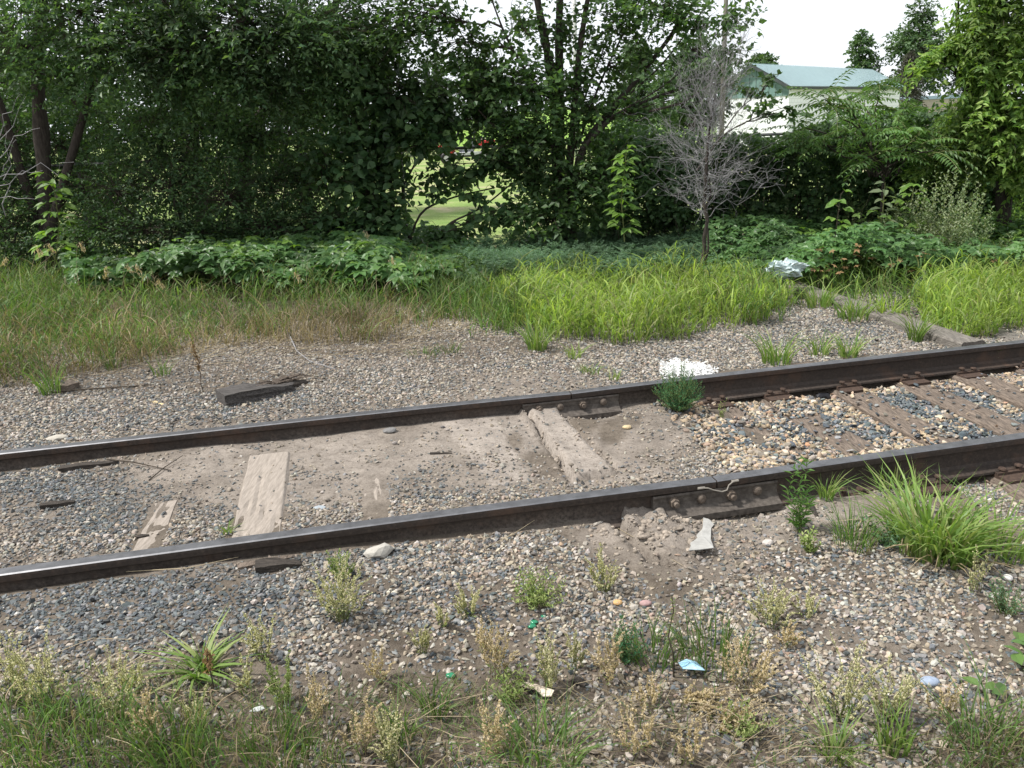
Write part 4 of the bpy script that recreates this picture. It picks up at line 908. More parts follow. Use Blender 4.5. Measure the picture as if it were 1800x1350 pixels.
leafy_grass([(820, 600), (990, 612), (1010, 520), (930, 480), (830, 500)], 420, .30, .20, .013, Gr_mid, clump=.36, ynoise=26)
leafy_grass([(1240, 500), (1390, 500), (1400, 560), (1290, 590)], 200, .36, .22, .013, Gr_mid, clump=.36, ynoise=26)
grass(BRI, 420, .44, .005, Gr_dry, clump=.3, lean=.9, hv=.6, ynoise=24, droop=.5)
def vetch(poly, n, hgt, mat):
    P = field(poly, n, 8); m = len(P); md = hgt*(.3+1.2*fbm(P[:, 0]*1.3, P[:, 1]*1.3, 43, 3)); P[:, 2] += md*rng.uniform(.15, 1, m)**.5
    gl = G(); a = rng.uniform(0, 2*math.pi, m); D = unit(np.stack([np.cos(a), np.sin(a), rng.uniform(-.1, .8, m)], -1)); S = unit(np.cross(D, [0, 0, 1.0]))
    for q in range(8):
        c = P+D*(.018*q)
        for sg in (1, -1): leaves(gl, c, S*sg+D*.35+rnd(m, .15), np.array([[0, -.3, 1.0]])+rnd(m, .25), .030, .014, LEAF1)
    o = gl.build('vetch_ground_cover', mat); tag(o, kind='stuff')
vetch([(800, 480), (860, 455), (1000, 430), (1230, 428), (1260, 480), (1120, 492), (980, 500), (860, 510)], 5200, .42, L_vetch)
vetch([(830, 455), (1000, 425), (1240, 410), (1250, 440), (1000, 445), (850, 470)], 2600, .42, L_vetch)
#@@WEEDS
# ------------------------------------------------------------------ single weeds and tufts
def mpp(p): d = np.linalg.norm(p-np.array([0, 0, CAMH])); return d/F0*.5*(1+d/np.hypot(p[0], p[1]))
def tuft(px, py, n, hpx, mat, label, spread=.05, wd=.006, lean=.7, droop=.7, name='grass_tuft', group='grass tufts on the gravel', cat='grass tuft', dry=0):
    p = gp(px, py); h = hpx*mpp(p)*1.05; a = rng.uniform(0, 2*math.pi, n); rr = spread*np.sqrt(rng.uniform(0, 1, n))
    P = np.stack([p[0]+rr*np.cos(a), p[1]+rr*np.sin(a), np.full(n, p[2]-.005)], -1); P[:, 2] = gz(P[:, 0], P[:, 1])-.004
    b = a+rng.normal(0, .7, n); ln = (rng.uniform(.05, lean, n)+.3*rr/spread*lean)[:, None]*np.stack([np.cos(b), np.sin(b), 0*b], -1)
    g = G(); blades(g, P, h*rng.uniform(.5, 1.1, n), ln, wd*rng.uniform(.6, 1.25, n), rng.uniform(.1, 1, n)*droop)
    t = thing(name, label, cat, p, group); keep(g.build('blades', mat), t)
    if dry:
        g = G(); k = rng.choice(n, max(n//5, 3)); blades(g, P[k], h*.55*rng.uniform(.5, 1.1, len(k)), ln[k]*1.7, wd*.8, 1.0); keep(g.build('dead_blades', Gr_dry), t)
    return t
def spike_weed(px, py, hpx, n, label, mat=None, fan=.5, green=.3, name='pepperweed', group='seeding pepperweeds on the gravel', wpx=None, pod=.0095, k=70, lie=None):
    """bushy weed: a fan of thin stems, each ending in a bottle-brush of flat seed pods"""
    p = gp(px, py); s = mpp(p); h = hpx*s*1.1; sp = (wpx or hpx*.8)*s*.5
    t = thing(name, label, 'weed', p, group); g = G(); gs = G(); gl = G()
    for i in range(n):
        a = rng.uniform(0, 2*math.pi); r = sp*math.sqrt(rng.uniform(.02, 1)); q = p+np.array([math.cos(a), math.sin(a), 0])*min(.03, sp*.3)*rng.uniform(0, 1); q[2] = p[2]-.004
        e = p+np.array([math.cos(a)*r, math.sin(a)*r, h*rng.uniform(.5, 1.05)*(1-.35*(r/max(sp, 1e-6))**2)])
        if lie is not None: e = p+np.array([lie[0]*h*rng.uniform(.5, 1.2)+rng.normal(0, .05), lie[1]*h*rng.uniform(.5, 1.2)+rng.normal(0, .05), rng.uniform(.01, .06)])
        c = curve(q, e, -.0, .10, 9); c[1:-1, :2] -= (c[1:-1, :2]-q[:2])*.22; tube(g, c, .0016, .0008, n=3)
        tt = rng.uniform(.38, 1, k); idx = tt*8; P = np.stack([np.interp(idx, np.arange(9), c[:, d]) for d in range(3)], -1)
        b = rng.uniform(0, 2*math.pi, k); D = np.stack([np.cos(b), np.sin(b), rng.uniform(.2, .9, k)], -1)
        l = pod*rng.uniform(.7, 1.25, k)*(1.15-.5*tt); leaves(gs, P, D, rnd(k, 1), l, l*.8, LEAF1)
        m = int(6*green)+1; tt = rng.uniform(.05, .5, m); P = np.stack([np.interp(tt*8, np.arange(9), c[:, d]) for d in range(3)], -1)
        b = rng.uniform(0, 2*math.pi, m); leaves(gl, P, np.stack([np.cos(b), np.sin(b), rng.uniform(-.2, .7, m)], -1), np.array([[0, 0, 1.0]])+rnd(m, .4), .016*rng.uniform(.6, 1.2, m), .0045, LEAF1)
    keep(g.build('stems', m_stemg if mat is not S_tan else m_straw), t); keep(gs.build('seed_heads', mat or S_pale), t); keep(gl.build('leaves', S_green), t)
    return t
def bush_weed(px, py, hpx, wpx, n, label, mat, ll=.016, lw=.005, name='bushy_weed', group=None, per=26, cat='weed', up=.8, stem=None):
    """many-stemmed small-leaved weed"""
    p = gp(px, py); s = mpp(p); h = hpx*s*1.05; w_ = wpx*s*.5; t = thing(name, label, cat, p, group); g = G(); gl = G()
    for i in range(n):
        a = rng.uniform(0, 2*math.pi); r = w_*math.sqrt(rng.uniform(0, 1)); e = p+np.array([math.cos(a)*r, math.sin(a)*r, h*rng.uniform(.45, 1.05)*math.sqrt(max(1-(r/w_)**2*.75, .05))])
        q = p+np.array([math.cos(a), math.sin(a), 0])*w_*.25*rng.uniform(0, 1); q[2] -= .004; c = curve(q, e, 0, .12, 7); tube(g, c, .0018, .0008, n=3)
        tt = np.linspace(.12, 1, per); P = np.stack([np.interp(tt*6, np.arange(7), c[:, d]) for d in range(3)], -1); b = np.arange(per)*2.4+rng.uniform(0, 6)
        D = np.stack([np.cos(b), np.sin(b), rng.uniform(up-.4, up+.5, per)], -1); l = ll*rng.uniform(.6, 1.25, per); leaves(gl, P, D, np.array([[0, 0, 1.0]])+rnd(per, .5), l, l*lw/ll, LEAF1)
    keep(g.build('stems', stem or m_stemg), t); keep(gl.build('leaves', mat), t); return t

bush_weed(1192, 722, 78, 88, 150, 'dense dark green rounded bush growing against the far rail', L_dbush, .017, .0045, per=34, up=.9)
bush_weed(1625, 655, 26, 46, 26, 'tiny yellow-green bush beside a tie end at the far rail', S_green, .014, .008, per=16)
bush_weed(1740, 650, 52, 24, 12, 'wispy grey-green weed by the far rail near the right edge', L_weed, .028, .004, per=16)
bush_weed(1268, 735, 42, 18, 6, 'small brownish upright weed right of the dense bush', S_green, .018, .005, per=12)
bush_weed(1398, 935, 118, 44, 7, 'tall narrow-leaved weed standing before the near rail', L_ail, .05, .008, per=30, up=.5)
bush_weed(1424, 972, 44, 38, 14, 'short pale green leafy weed below the tall narrow-leaved weed', S_green, .018, .009, per=16)
bush_weed(1560, 955, 40, 90, 26, 'low mat of small green leaves left of the big grass clump base', L_vetch, .02, .009, per=14)
bush_weed(1330, 445, 115, 120, 44, 'tall wispy grey weed under the right side of the dead shrub', L_weed, .034, .010, name='tall_weed', per=30)
bush_weed(1650, 492, 165, 130, 150, 'broad tall grey-green weed with pale seed tips on the right verge', L_weed, .042, .019, name='tall_weed', per=40)
bush_weed(1588, 488, 140, 84, 70, 'tall grey-green weed just left of the broad one on the verge', L_weed, .042, .018, name='tall_weed', per=34)
bush_weed(1505, 455, 110, 90, 44, 'thin seeding weed left of the milkweed on the verge', L_weed, .022, .008, name='tall_weed', per=26)
bush_weed(1740, 450, 95, 150, 70, 'low leafy weed with large pale leaves at the right verge', L_creep, .06, .03, name='tall_weed', per=12)
bush_weed(20, 500, 90, 90, 30, 'dark leafy weed below the bare twigs at the left edge', L_vetch, .02, .008, name='tall_weed', per=24)
bush_weed(160, 470, 60, 60, 12, 'thin weed with white flower specks right of the forked trunk', L_weed, .014, .005, name='tall_weed', per=20)
for px, py, h_, w_, n_, mt, ll, lw, lb in (
 (1290, 455, 85, 70, 40, L_sap, .05, .024, 'light green leafy weed right of the dead shrub trunk'),
 (1400, 425, 70, 80, 40, L_creep, .06, .03, 'leafy weed in front of the dark hedge, left of the spindly sapling'),
 (1440, 470, 60, 80, 36, L_creep, .055, .028, 'low leafy weed behind the pale plastic bag'),
 (1530, 470, 80, 70, 40, L_sap, .045, .02, 'light green weed at the foot of the milkweed'),
 (1690, 470, 100, 80, 50, L_creep, .06, .026, 'dark leafy weed right of the broad grey-green weed'),
 (1780, 440, 100, 90, 50, L_sap, .055, .024, 'light green tall weed at the right edge below the tree'),
 (1790, 490, 70, 90, 40, L_weed, .04, .016, 'grey leafy weed at the right edge above the bright grass'),
 (1180, 440, 50, 80, 30, L_vetch, .03, .012, 'low bluish weed left of the dead shrub trunk'),
 (330, 500, 70, 60, 26, L_sap, .06, .034, 'light green leafy weed in the left grass before the creeper'),
 (60, 480, 70, 90, 36, L_creep, .05, .022, 'leafy green weed at the foot of the leaning trunks'),
 (590, 520, 60, 60, 24, L_creep, .06, .034, 'leafy green weed in the grass, middle of the creeper edge')):
    bush_weed(px, py, h_, w_, n_, lb, mt, ll, lw, name='leafy_weed', per=20, group='leafy weeds on the verge')
# brown seed stalks
def stalk(px, py, hpx, label, mat, hw=.02, n=120, f0=.5, group='brown seed stalks'):
    p = gp(px, py); h = hpx*mpp(p)*1.05; t = thing('seed_stalk', label, 'weed', p, group); g = G(); c = curve(p-[0, 0, .005], p+np.array([rng.normal(0, .02), 0, h]), 0, .06, 7); tube(g, c, .0035, .0018, n=5)
    gs = G(); tt = rng.uniform(f0, 1, n); P = np.stack([np.interp(tt*6, np.arange(7), c[:, d]) for d in range(3)], -1)+rnd(n, hw*.35); l = hw*rng.uniform(.5, 1.1, n); leaves(gs, P, rnd(n, 1)+np.array([0, 0, .5]), rnd(n, 1), l, l*.6, LEAF1)
    keep(g.build('stem', m_twig), t); keep(gs.build('seed_head', mat), t); return t
stalk(358, 690, 78, 'rust-brown dock seed stalk on gravel left of the broken tie end', L_brown, .022, 150, .45)
stalk(388, 1265, 105, 'dark brown seed stalk in the left foreground beside a green rosette', L_brown, .02, 70, .72)
stalk(1184, 1190, 130, 'single tall green grass spike in the centre foreground', S_green, .008, 110, .45)
stalk(1250, 430, 90, 'yellowish seed stalk beside the trunk of the dead shrub', S_tan, .02, 90, .4)
# pale drooping seed heads in the left grass
def oat(px, py, hpx, dx, label):
    p = gp(px-dx, py+hpx); e = atY(px, py, p[1]); t = thing('dry_grass_stem', label, 'dry grass', p, 'dry drooping seed heads in the left grass'); g = G(); tip = e+np.array([.05*np.sign(dx+.1), 0, -.09]); c = np.concatenate([curve(p, e, .0, .04, 7), [e+np.array([.03*np.sign(dx+.1), 0, .0]), tip]]); tube(g, c, .002, .001, n=3)
    gs = G(); n = 36; q = rng.uniform(0, 1, n); P = e+(tip-e)*q[:, None]+rnd(n, .013); l = .035*rng.uniform(.6, 1.1, n); leaves(gs, P, np.array([[.1, 0, -1.0]])+rnd(n, .35), rnd(n, 1), l, l*.3, LEAF1)
    keep(g.build('stem', m_straw), t); keep(gs.build('seed_head', S_tan), t)
for px, py, h_, dx, lb in ((62, 432, 140, 14, 'pale drooping seed head left of the trunk foot sapling'), (82, 428, 150, 18, 'pale drooping seed head right over the trunk foot'), (138, 425, 130, 16, 'pale drooping seed head right of the trunk foot sapling'), (220, 463, 110, 12, 'large pale seed head hanging before the creeper, left part'),
                            (188, 470, 100, -10, 'ragged pale seed head leaning left before the creeper'), (238, 466, 96, 14, 'pale seed head at the right of the left-hand group'), (518, 478, 90, 6, 'lone pale seed head before the middle of the creeper'), (276, 490, 80, 8, 'small whitish seed head at the lower edge of creeper'), (640, 405, 90, 6, 'pale seed head above the creeper near the round-leaved shrub'), (10, 450, 110, -6, 'tan seed head at the very left edge'), (685, 450, 80, 8, 'thin pale seed head over the right end of creeper')):
    oat(px, py, h_, dx, lb)

T = tuft
T(1640, 965, 330, 104, Gr_tuft, 'large lush grass clump right of centre before the near rail', .17, .0145, 1.0, .9, dry=1)
T(1755, 975, 90, 95, Gr_tuft, 'grass clump at the right edge beside the large clump', .10, .010, .9, .8)
T(1500, 958, 110, 75, Gr_mid, 'thin yellowish grass tuft left of the large clump', .09, .005, .8, .6, dry=1)
T(1452, 878, 46, 50, Gr_tuft, 'small grass tuft touching the near rail', .03, .007, .8, .6)
T(1570, 862, 60, 60, Gr_tuft, 'grass leaning on the near rail above the large clump', .10, .007, .6, .6)
T(355, 1182, 64, 46, Gr_tuft, 'bright green flat grass rosette on the blue gravel, left foreground', .04, .017, 2.2, .9)
T(400, 938, 24, 22, Gr_tuft, 'tiny yellow-green tuft inside the near rail by the wide pale tie', .02, .006, 1.6, .8)
T(130, 1345, 170, 80, Gr_mid, 'dense grass clump at the bottom left', .20, .005, .6, .5, dry=1)
T(30, 1330, 110, 80, Gr_mid, 'grass clump in the very bottom left corner', .16, .005, .6, .5, dry=1)
T(310, 1348, 150, 105, Gr_mid, 'tall dark green grass tuft at the bottom, right of the corner clumps', .10, .005, .45, .5)
T(490, 1330, 100, 85, Gr_mid, 'grass tuft at the bottom beneath the white paper scrap', .10, .005, .6, .6, dry=1)
T(700, 1300, 70, 75, Gr_mid, 'small grass tuft with dead blades, bottom left of centre', .05, .005, .9, .8, dry=1)
T(765, 1255, 60, 60, Gr_mid, 'short dark grass tuft left of the torn cardboard', .05, .005, .9, .8, dry=1)
T(950, 1335, 130, 88, Gr_mid, 'wide grass tuft at the bottom centre', .12, .005, .9, .7, dry=1)
T(1150, 1160, 90, 60, Gr_mid, 'dark grass clump behind the blue paper scrap', .10, .005, .6, .6)
T(1255, 1160, 110, 80, Gr_mid, 'grass clump right of the blue paper scrap', .12, .005, .6, .6, dry=1)
T(1470, 1330, 70, 62, Gr_tuft, 'flat bright grass rosette at the bottom, right of centre', .05, .006, 1.3, .8)
T(1570, 1320, 60, 80, Gr_tuft, 'small upright bright grass tuft at the bottom right', .05, .007, .6, .6)
T(1730, 1310, 90, 90, Gr_mid, 'sparse grass tuft at the bottom right corner', .10, .006, 1.0, .8, dry=1)
T(200, 650, 40, 40, Gr_mid, 'grass tuft on the gravel left of the dock stalk', .06, .007, .8, .6)
T(285, 660, 40, 36, Gr_mid, 'pale grass tuft just left of the dock stalk', .06, .006, .8, .6)
T(90, 690, 70, 60, Gr_mid, 'grass tuft behind the grey wood block, left', .08, .008, .9, .7)
T(945, 615, 90, 58, Gr_tuft, 'small grass tuft in front of the bright grass, middle', .08, .010, .8, .6)
T(1040, 655, 40, 22, Gr_tuft, 'low yellowish grass patch left of the white foam', .09, .008, 1.2, .8, dry=1)
T(1080, 668, 24, 26, S_green, 'small pale tuft close behind the far rail left of the foam', .04, .006, .8, .6)
T(1365, 640, 80, 60, Gr_tuft, 'grass tuft on the gravel behind the far rail, right of the foam', .10, .010, .8, .6)
T(1440, 625, 50, 46, Gr_tuft, 'grass tuft in the middle of the gravel behind the far rail', .07, .009, .8, .6)
T(1490, 628, 60, 48, Gr_tuft, 'grass tuft between the gravel and the grey switch timber', .07, .010, .8, .6)
T(1610, 600, 60, 66, Gr_tuft, 'grass tuft growing against the grey switch timber', .06, .010, .9, .8)
T(745, 625, 50, 20, Gr_mid, 'low thin grass patch at the edge of the dead grass, middle', .14, .005, .9, .7)
T(790, 620, 40, 26, Gr_mid, 'thin grass patch before the gap in the grass, middle', .10, .005, .9, .7)
T(1010, 630, 30, 34, S_green, 'pale leafy clump beneath the bright grass edge', .06, .012, .9, .7)
T(960, 575, 60, 55, Gr_bright, 'yellow-green tuft leaning out of the bright grass, left end', .07, .011, .8, .7)

T(1440, 540, 70, 55, Gr_tuft, 'grass tuft at the near side of the grey timber, upper part', .12, .014, .9, .8)
T(1500, 562, 80, 48, Gr_tuft, 'grass tuft at the near side of the grey timber, middle part', .13, .014, .9, .8)
T(1560, 560, 60, 50, Gr_bright, 'bright grass tuft behind the middle of the grey timber', .10, .014, .9, .8)
W = spike_weed
W(600, 1090, 105, 34, 'big pale pepperweed in front of the white rock', S_pale, wpx=110)
W(600, 1020, 60, 14, 'greener pepperweed right behind the big pale one', S_green, wpx=60)
W(25, 1240, 120, 22, 'pale pepperweed at the left edge of the foreground', S_pale, wpx=80)
W(90, 1250, 125, 20, 'yellowish pepperweed second from the left edge', S_pale, wpx=90)
W(215, 1265, 110, 16, 'loose pepperweed left of the green rosette', S_pale, wpx=80)
W(240, 1230, 70, 8, 'small pale pepperweed above the loose one', S_pale, wpx=50)
W(465, 1160, 80, 14, 'pepperweed between the green rosette and big pale plant', S_pale, wpx=70)
W(500, 1240, 90, 14, 'green leafy pepperweed above the white paper scrap', S_green, wpx=70)
W(825, 1085, 56, 14, 'small pepperweed left of the low mixed bush, centre', S_pale, wpx=64)
W(780, 1100, 44, 7, 'faint little pepperweed beside the small centre one', S_pale, wpx=40)
W(1062, 1040, 72, 18, 'upright pepperweed below the mud heave', S_pale, wpx=62)
W(880, 1190, 100, 16, 'dry pepperweed above the torn cardboard', S_tan, wpx=90)
W(965, 1215, 100, 18, 'pale pepperweed right behind the torn cardboard', S_pale, wpx=60)
W(845, 1150, 60, 8, 'sparse brown pepperweed in the centre foreground', S_tan, wpx=50)
W(1070, 1200, 80, 16, 'tan pepperweed left of the dark grass clump', S_tan, wpx=80)
W(1355, 1100, 72, 24, 'spreading pepperweed on tan gravel right of centre', S_pale, wpx=110)
W(1385, 1140, 42, 9, 'short tan pepperweed beneath the spreading one', S_tan, wpx=44)
W(1415, 1085, 50, 8, 'thin pepperweed at the right of the spreading one', S_pale, wpx=60)
W(1310, 1220, 100, 26, 'dry tan pepperweed right of the blue paper scrap', S_tan, wpx=110, green=.05)
W(1475, 1260, 130, 26, 'large pale pepperweed in the right foreground', S_pale, wpx=130)
W(1565, 1265, 100, 18, 'pale pepperweed adjoining the large right one', S_pale, wpx=90)
W(1712, 1040, 66, 8, 'sparse thin pepperweed below the right grass clump', S_pale, wpx=60)
W(1650, 1270, 80, 7, 'faint pepperweed between the large right one and corner', S_tan, wpx=60)
W(690, 1345, 110, 16, 'pale pepperweed at the bottom edge, left of centre', S_pale, wpx=70)
W(640, 1320, 110, 14, 'tan pepperweed at the bottom edge beside the pale one', S_tan, wpx=70)
W(560, 1290, 110, 10, 'thin pepperweed behind the bottom grass tufts', S_tan, wpx=60)
W(740, 1150, 60, 9, 'small faded pepperweed left of the green glass', S_pale, wpx=50)
W(670, 1200, 60, 9, 'small faded pepperweed left of the round green glass', S_tan, wpx=60)
W(1010, 1180, 60, 9, 'thin pale pepperweed right of the cardboard plants', S_pale, wpx=50)
W(870, 1330, 90, 14, 'tan pepperweed beside the wide bottom centre grass', S_tan, wpx=70)
W(1205, 1235, 80, 24, 'flattened dry pepperweed lying in front of blue paper', S_tan, wpx=90, lie=(.7, -.25), green=.02)
W(1260, 1285, 80, 20, 'second flattened dry pepperweed at bottom centre right', S_tan, wpx=90, lie=(.6, .3), green=.02)
W(1140, 1250, 60, 9, 'thin tan pepperweed between the wide grass and flattened plants', S_tan, wpx=60)
W(350, 1290, 80, 10, 'pepperweed among the grass at bottom left', S_pale, wpx=60)
W(430, 1215, 60, 9, 'small pepperweed right of the brown seed stalk', S_pale, wpx=60)
W(270, 1320, 110, 14, 'tan pepperweed between two bottom left grass tufts', S_tan, wpx=60)
W(1120, 1320, 90, 14, 'tan pepperweed at the bottom edge, centre', S_tan, wpx=80)
W(1210, 1340, 80, 12, 'dry pepperweed at the bottom edge right of centre', S_tan, wpx=70)
bush_weed(945, 1060, 56, 96, 46, 'low mixed green bush on gravel in the centre foreground', S_green, .016, .006, per=18, group='low green weeds')
bush_weed(1100, 1160, 70, 70, 40, 'bright green small-leaved weed left of the blue paper scrap', L_dbush, .014, .005, per=22, group='low green weeds')
bush_weed(1765, 1080, 60, 60, 26, 'dark low weed at the right edge below the white stone', L_vetch, .014, .006, per=18, group='low green weeds')
bush_weed(900, 1230, 60, 80, 20, 'thin green weed around the torn cardboard', S_green, .02, .006, per=14, group='low green weeds')
bush_weed(1310, 1290, 50, 80, 20, 'low green weed among flattened dry plants', S_green, .016, .006, per=16, group='low green weeds')
# ------------------------------------------------------------------ loose things lying about
def solid(name, label, cat, verts_fn, mat, group=None, smooth=False):
    g = G(); verts_fn(g); o = g.build(name, mat, smooth=smooth); tag(o, label, cat, group); return shift(o)
def wood(name, label, A, Bp, wd, ht, mat, taper=.5, splint=.35, group=None, cat='wood scrap', lift=0.0, seed=1, n=16, m=12):
    """piece of timber from photo point A to B lying on the ground, splintered toward B"""
    a = gp(*A); b_ = gp(*Bp); d = b_-a; L = np.linalg.norm(d); d = d/L; s = np.array([-d[1], d[0], 0]); s /= np.linalg.norm(s); upv = np.cross(s, -d)*-1
    upv = np.array([0, 0, 1.0])
    def f(g):
        rows = []
        for i in range(n+1):
            t = i/n; w_ = wd*(1-taper*max(0, t-.45)/.55*1.0); h_ = ht*(1-taper*.9*max(0, t-.4)/.6)
            an = np.arange(m)/m*2*math.pi+math.pi/4; sq = np.maximum(np.abs(np.cos(an)), np.abs(np.sin(an))); X_ = np.cos(an)/sq*w_/2; Z_ = (np.sin(an)/sq*.5+.5)*h_
            nz = fbm(np.arange(m)*.9+seed*5, np.full(m, t*2.5), seed, 3)-.45; X_ = X_+nz*wd*.12*(1+2*t*splint); Z_ = Z_+np.where(Z_ > .4*h_, nz*ht*(.12+splint*t*1.6), 0)
            ext = L*t+ (rng.uniform(-splint, splint, m)*.35*L*max(0, t-.7) if t > .7 else 0)
            rows.append(a+d*(ext[:, None] if np.ndim(ext) else ext)+s*X_[:, None]+upv*(Z_[:, None]+lift-.006))
        V = np.concatenate(rows); i = np.arange(n)[:, None]*m; j = np.arange(m)[None]; j2 = (j+1) % m
        g.add(V, np.stack([i+j, i+j2, i+m+j2, i+m+j], -1).reshape(-1, 4), np.arange(m)[None, ::-1], (np.arange(m)+n*m)[None])
    return solid(name, label, cat, f, mat, group)
wood('broken_tie_end', 'broken charred block of tie lying on gravel beyond the far rail', (390, 712), (515, 684), .185, .10, m_chunk, .55, .35, seed=3, n=26, m=24)
def shards(g):
    a = gp(470, 688); e = gp(540, 668); d = e-a
    for q in range(26):
        s0 = a+d*rng.uniform(-.5, .5)+np.array([rng.normal(0, .03), rng.normal(0, .035), rng.uniform(.02, .075)]); l = rng.uniform(.3, .75); tube(g, [s0, s0+d*l*.5+rnd(1, .006)[0], s0+d*l+rnd(1, .012)[0]+[0, 0, -.02]], rng.uniform(.006, .014), .001, n=4)
solid('wood_splinters', 'bundle of loose grey splinters over the broken tie block', 'wood splinters', shards, m_tie)
wood('broken_tie_end', 'splintered black tail of wood at the tip of the broken tie block', (480, 688), (540, 672), .08, .05, m_rotten, .6, .9, seed=8, n=12, m=14)
ws = 'rotten wood scraps'
wood('wood_scrap', 'rotten black splinter inside the far rail at left', (105, 828), (205, 815), .05, .03, m_rotten, .4, .5, ws, seed=4)
wood('wood_scrap', 'short dark wood stub on the blue gravel at left between rails', (72, 894), (132, 886), .035, .03, m_rotten, .3, .3, ws, seed=5)
wood('wood_scrap', 'thin dark splinter low at left between the rails', (22, 957), (66, 951), .02, .012, m_rotten, .3, .4, ws, seed=6)
wood('wood_scrap', 'black rotten slab tucked against the near rail left of white rock', (450, 1003), (528, 992), .07, .035, m_rotten, .4, .5, ws, seed=7)
wood('wood_scrap', 'grey splintered slab leaning on the near rail left of white rock', (418, 1000), (520, 978), .04, .02, m_tie, .3, .6, ws, seed=9)
wood('wood_scrap', 'tiny dark stub beside the narrow dusty tie', (240, 946), (262, 942), .022, .016, m_rotten, .2, .3, ws, seed=10)
wood('wood_scrap', 'flat dark wood strip on the yellow stones between rails at right', (1428, 716), (1486, 711), .03, .018, m_rotten, .2, .3, ws, seed=11)
wood('wood_scrap', 'second dark wood strip among yellow stones, farther right', (1544, 688), (1586, 686), .03, .015, m_rotten, .2, .3, ws, seed=12)
wood('wood_scrap', 'dark rotten sliver below the gravel stones near the far joint', (756, 798), (794, 797), .022, .014, m_rotten, .3, .3, ws, seed=13)
wood('wood_scrap', 'grey rotted wood block at the left grass edge', (112, 690), (134, 678), .09, .06, m_tie, .3, .5, ws, seed=14)
wood('wood_scrap', 'dark rotten wedge stuck in the mud before the near rail right', (1418, 882), (1436, 908), .03, .022, m_rotten, .5, .5, ws, seed=15)
wood('wood_scrap', 'dark wood bit in the foreground gravel left of dark grass clump', (1008, 1198), (1030, 1206), .03, .02, m_rotten, .3, .3, ws, seed=16)
wood('wood_scrap', 'grey sliver standing out of yellow stones by the near rail', (1438, 792), (1446, 768), .018, .014, m_tie, .3, .3, ws, seed=17)
wood('wood_chip', 'yellow wood chip on the gravel beyond the far rail at left', (270, 706), (292, 713), .025, .01, plain('fresh_yellow_wood', (.5, .38, .18), (.62, .5, .3), 20, .9, 0, .2), .3, .3, cat='wood chip', seed=18)
def stick(label, pts, r, mat, name='stick', group='sticks lying on the ground'):
    def f(g): tube(g, [gp(*p, r+q) for p, q in pts], r, r*.5, n=6, cap=True)
    return solid(name, label, 'stick', f, mat, group)
stick('bent pale stick lying on the gravel edge behind the far rail', [((506, 590), .05), ((522, 620), .01), ((545, 636), 0), ((590, 650), 0)], .006, m_dead)
stick('long thin dark stick lying along the gravel at the left', [((90, 691), .0), ((150, 688), .01), ((225, 682), .005), ((265, 678), .0)], .007, m_twig)
stick('forked dark twig lying right of the black splinter', [((190, 812), .01), ((235, 818), .015), ((300, 828), .0)], .005, m_twig)
stick('thin dark twig crossing the forked one', [((262, 845), 0), ((290, 825), .01), ((322, 806), .015)], .0035, m_twig)
stick('thin straw lying across the mud crack before the near rail', [((1012, 900), .03), ((1060, 925), .04), ((1200, 996), .01)], .0018, m_straw)
stick('thin pale straw on the gravel below the straight rail', [((845, 968), .0), ((905, 945), .02), ((940, 925), .03)], .0018, m_straw)
stick('long straw along the foot of near rail at left', [((190, 1012), .01), ((330, 1003), .01), ((420, 985), .01)], .002, m_straw)
stick('leaning straw stem at the near rail right of the card', [((1310, 870), .05), ((1345, 905), .01), ((1395, 935), 0)], .002, m_twig)
# stones and glass that stand out
def rock(name, label, px, py, r, col, flat=.6, cat='stone', rough=.85, jag=.12, group=None, aspect=1.3, trans=0, yaw=0.0):
    m, nt, b = newmat(name+'_surface'); g_ = geo(nt); nz = noise(nt, 60, 5, .7, g_.outputs['Position'])
    nt.links.new(ramp(nt, nz, [(.3, tuple(c*.75 for c in col)), (.7, tuple(min(c*1.12, .9) for c in col))]), b.inputs['Base Color']); b.inputs['Roughness'].default_value = rough
    if trans: b.inputs['Transmission Weight'].default_value = trans
    bump(nt, b, nz, .5 if not trans else 0, .006); p = gp(px, py)
    def f(g):
        V, Fc = SV, SF; q = V*(1+jag*(fbm(V[:, 0]*1.6+px, V[:, 1]*1.6+V[:, 2]*1.3, 5, 3)-.45)[:, None]*4)*np.array([aspect, 1, flat])*r
        if jag > .1: q[:, 2] = np.minimum(q[:, 2], flat*r*.8+q[:, 0]*.25)
        c_, s_ = math.cos(yaw), math.sin(yaw); q = np.stack([q[:, 0]*c_-q[:, 1]*s_, q[:, 0]*s_+q[:, 1]*c_, q[:, 2]], -1)
        g.add(q+p+[0, 0, r*flat*.6], Fc)
    return solid(name, label, cat, f, m, group, smooth=jag < .1)
rock('rock', 'rough white rock against the near rail, left of centre', 666, 976, .042, (.36, .34, .30), .75, 'rock', jag=.26, aspect=1.35, yaw=.3)
rock('white_stone', 'smooth white stone on gravel near the right edge', 1771, 1019, .018, (.75, .72, .68), .8, jag=.03, aspect=1.1)
rock('blue_stone', 'pale blue rounded stone in the right foreground', 1634, 1201, .024, (.26, .31, .40), .55, jag=.05, aspect=1.4)
rock('pink_stone', 'purplish pink stone on gravel below the mud heave', 1135, 1063, .018, (.34, .22, .21), .6, jag=.05, aspect=1.4)
rock('orange_stone', 'orange-tan stone left of the purplish pink one', 1085, 1061, .016, (.48, .30, .13), .6, jag=.12)
rock('grey_stone', 'grey speckled stone set in the dried mud inside far rail', 685, 759, .035, (.16, .155, .15), .45, jag=.12)
rock('white_stone', 'dull whitish flat stone beyond the far rail at far left', 100, 772, .045, (.36, .33, .28), .4, jag=.12, aspect=1.6)
rock('slate_chip', 'pale blue slate chip on the dust right of the wide pale tie', 562, 893, .022, (.28, .31, .33), .25, jag=.1, aspect=1.4)
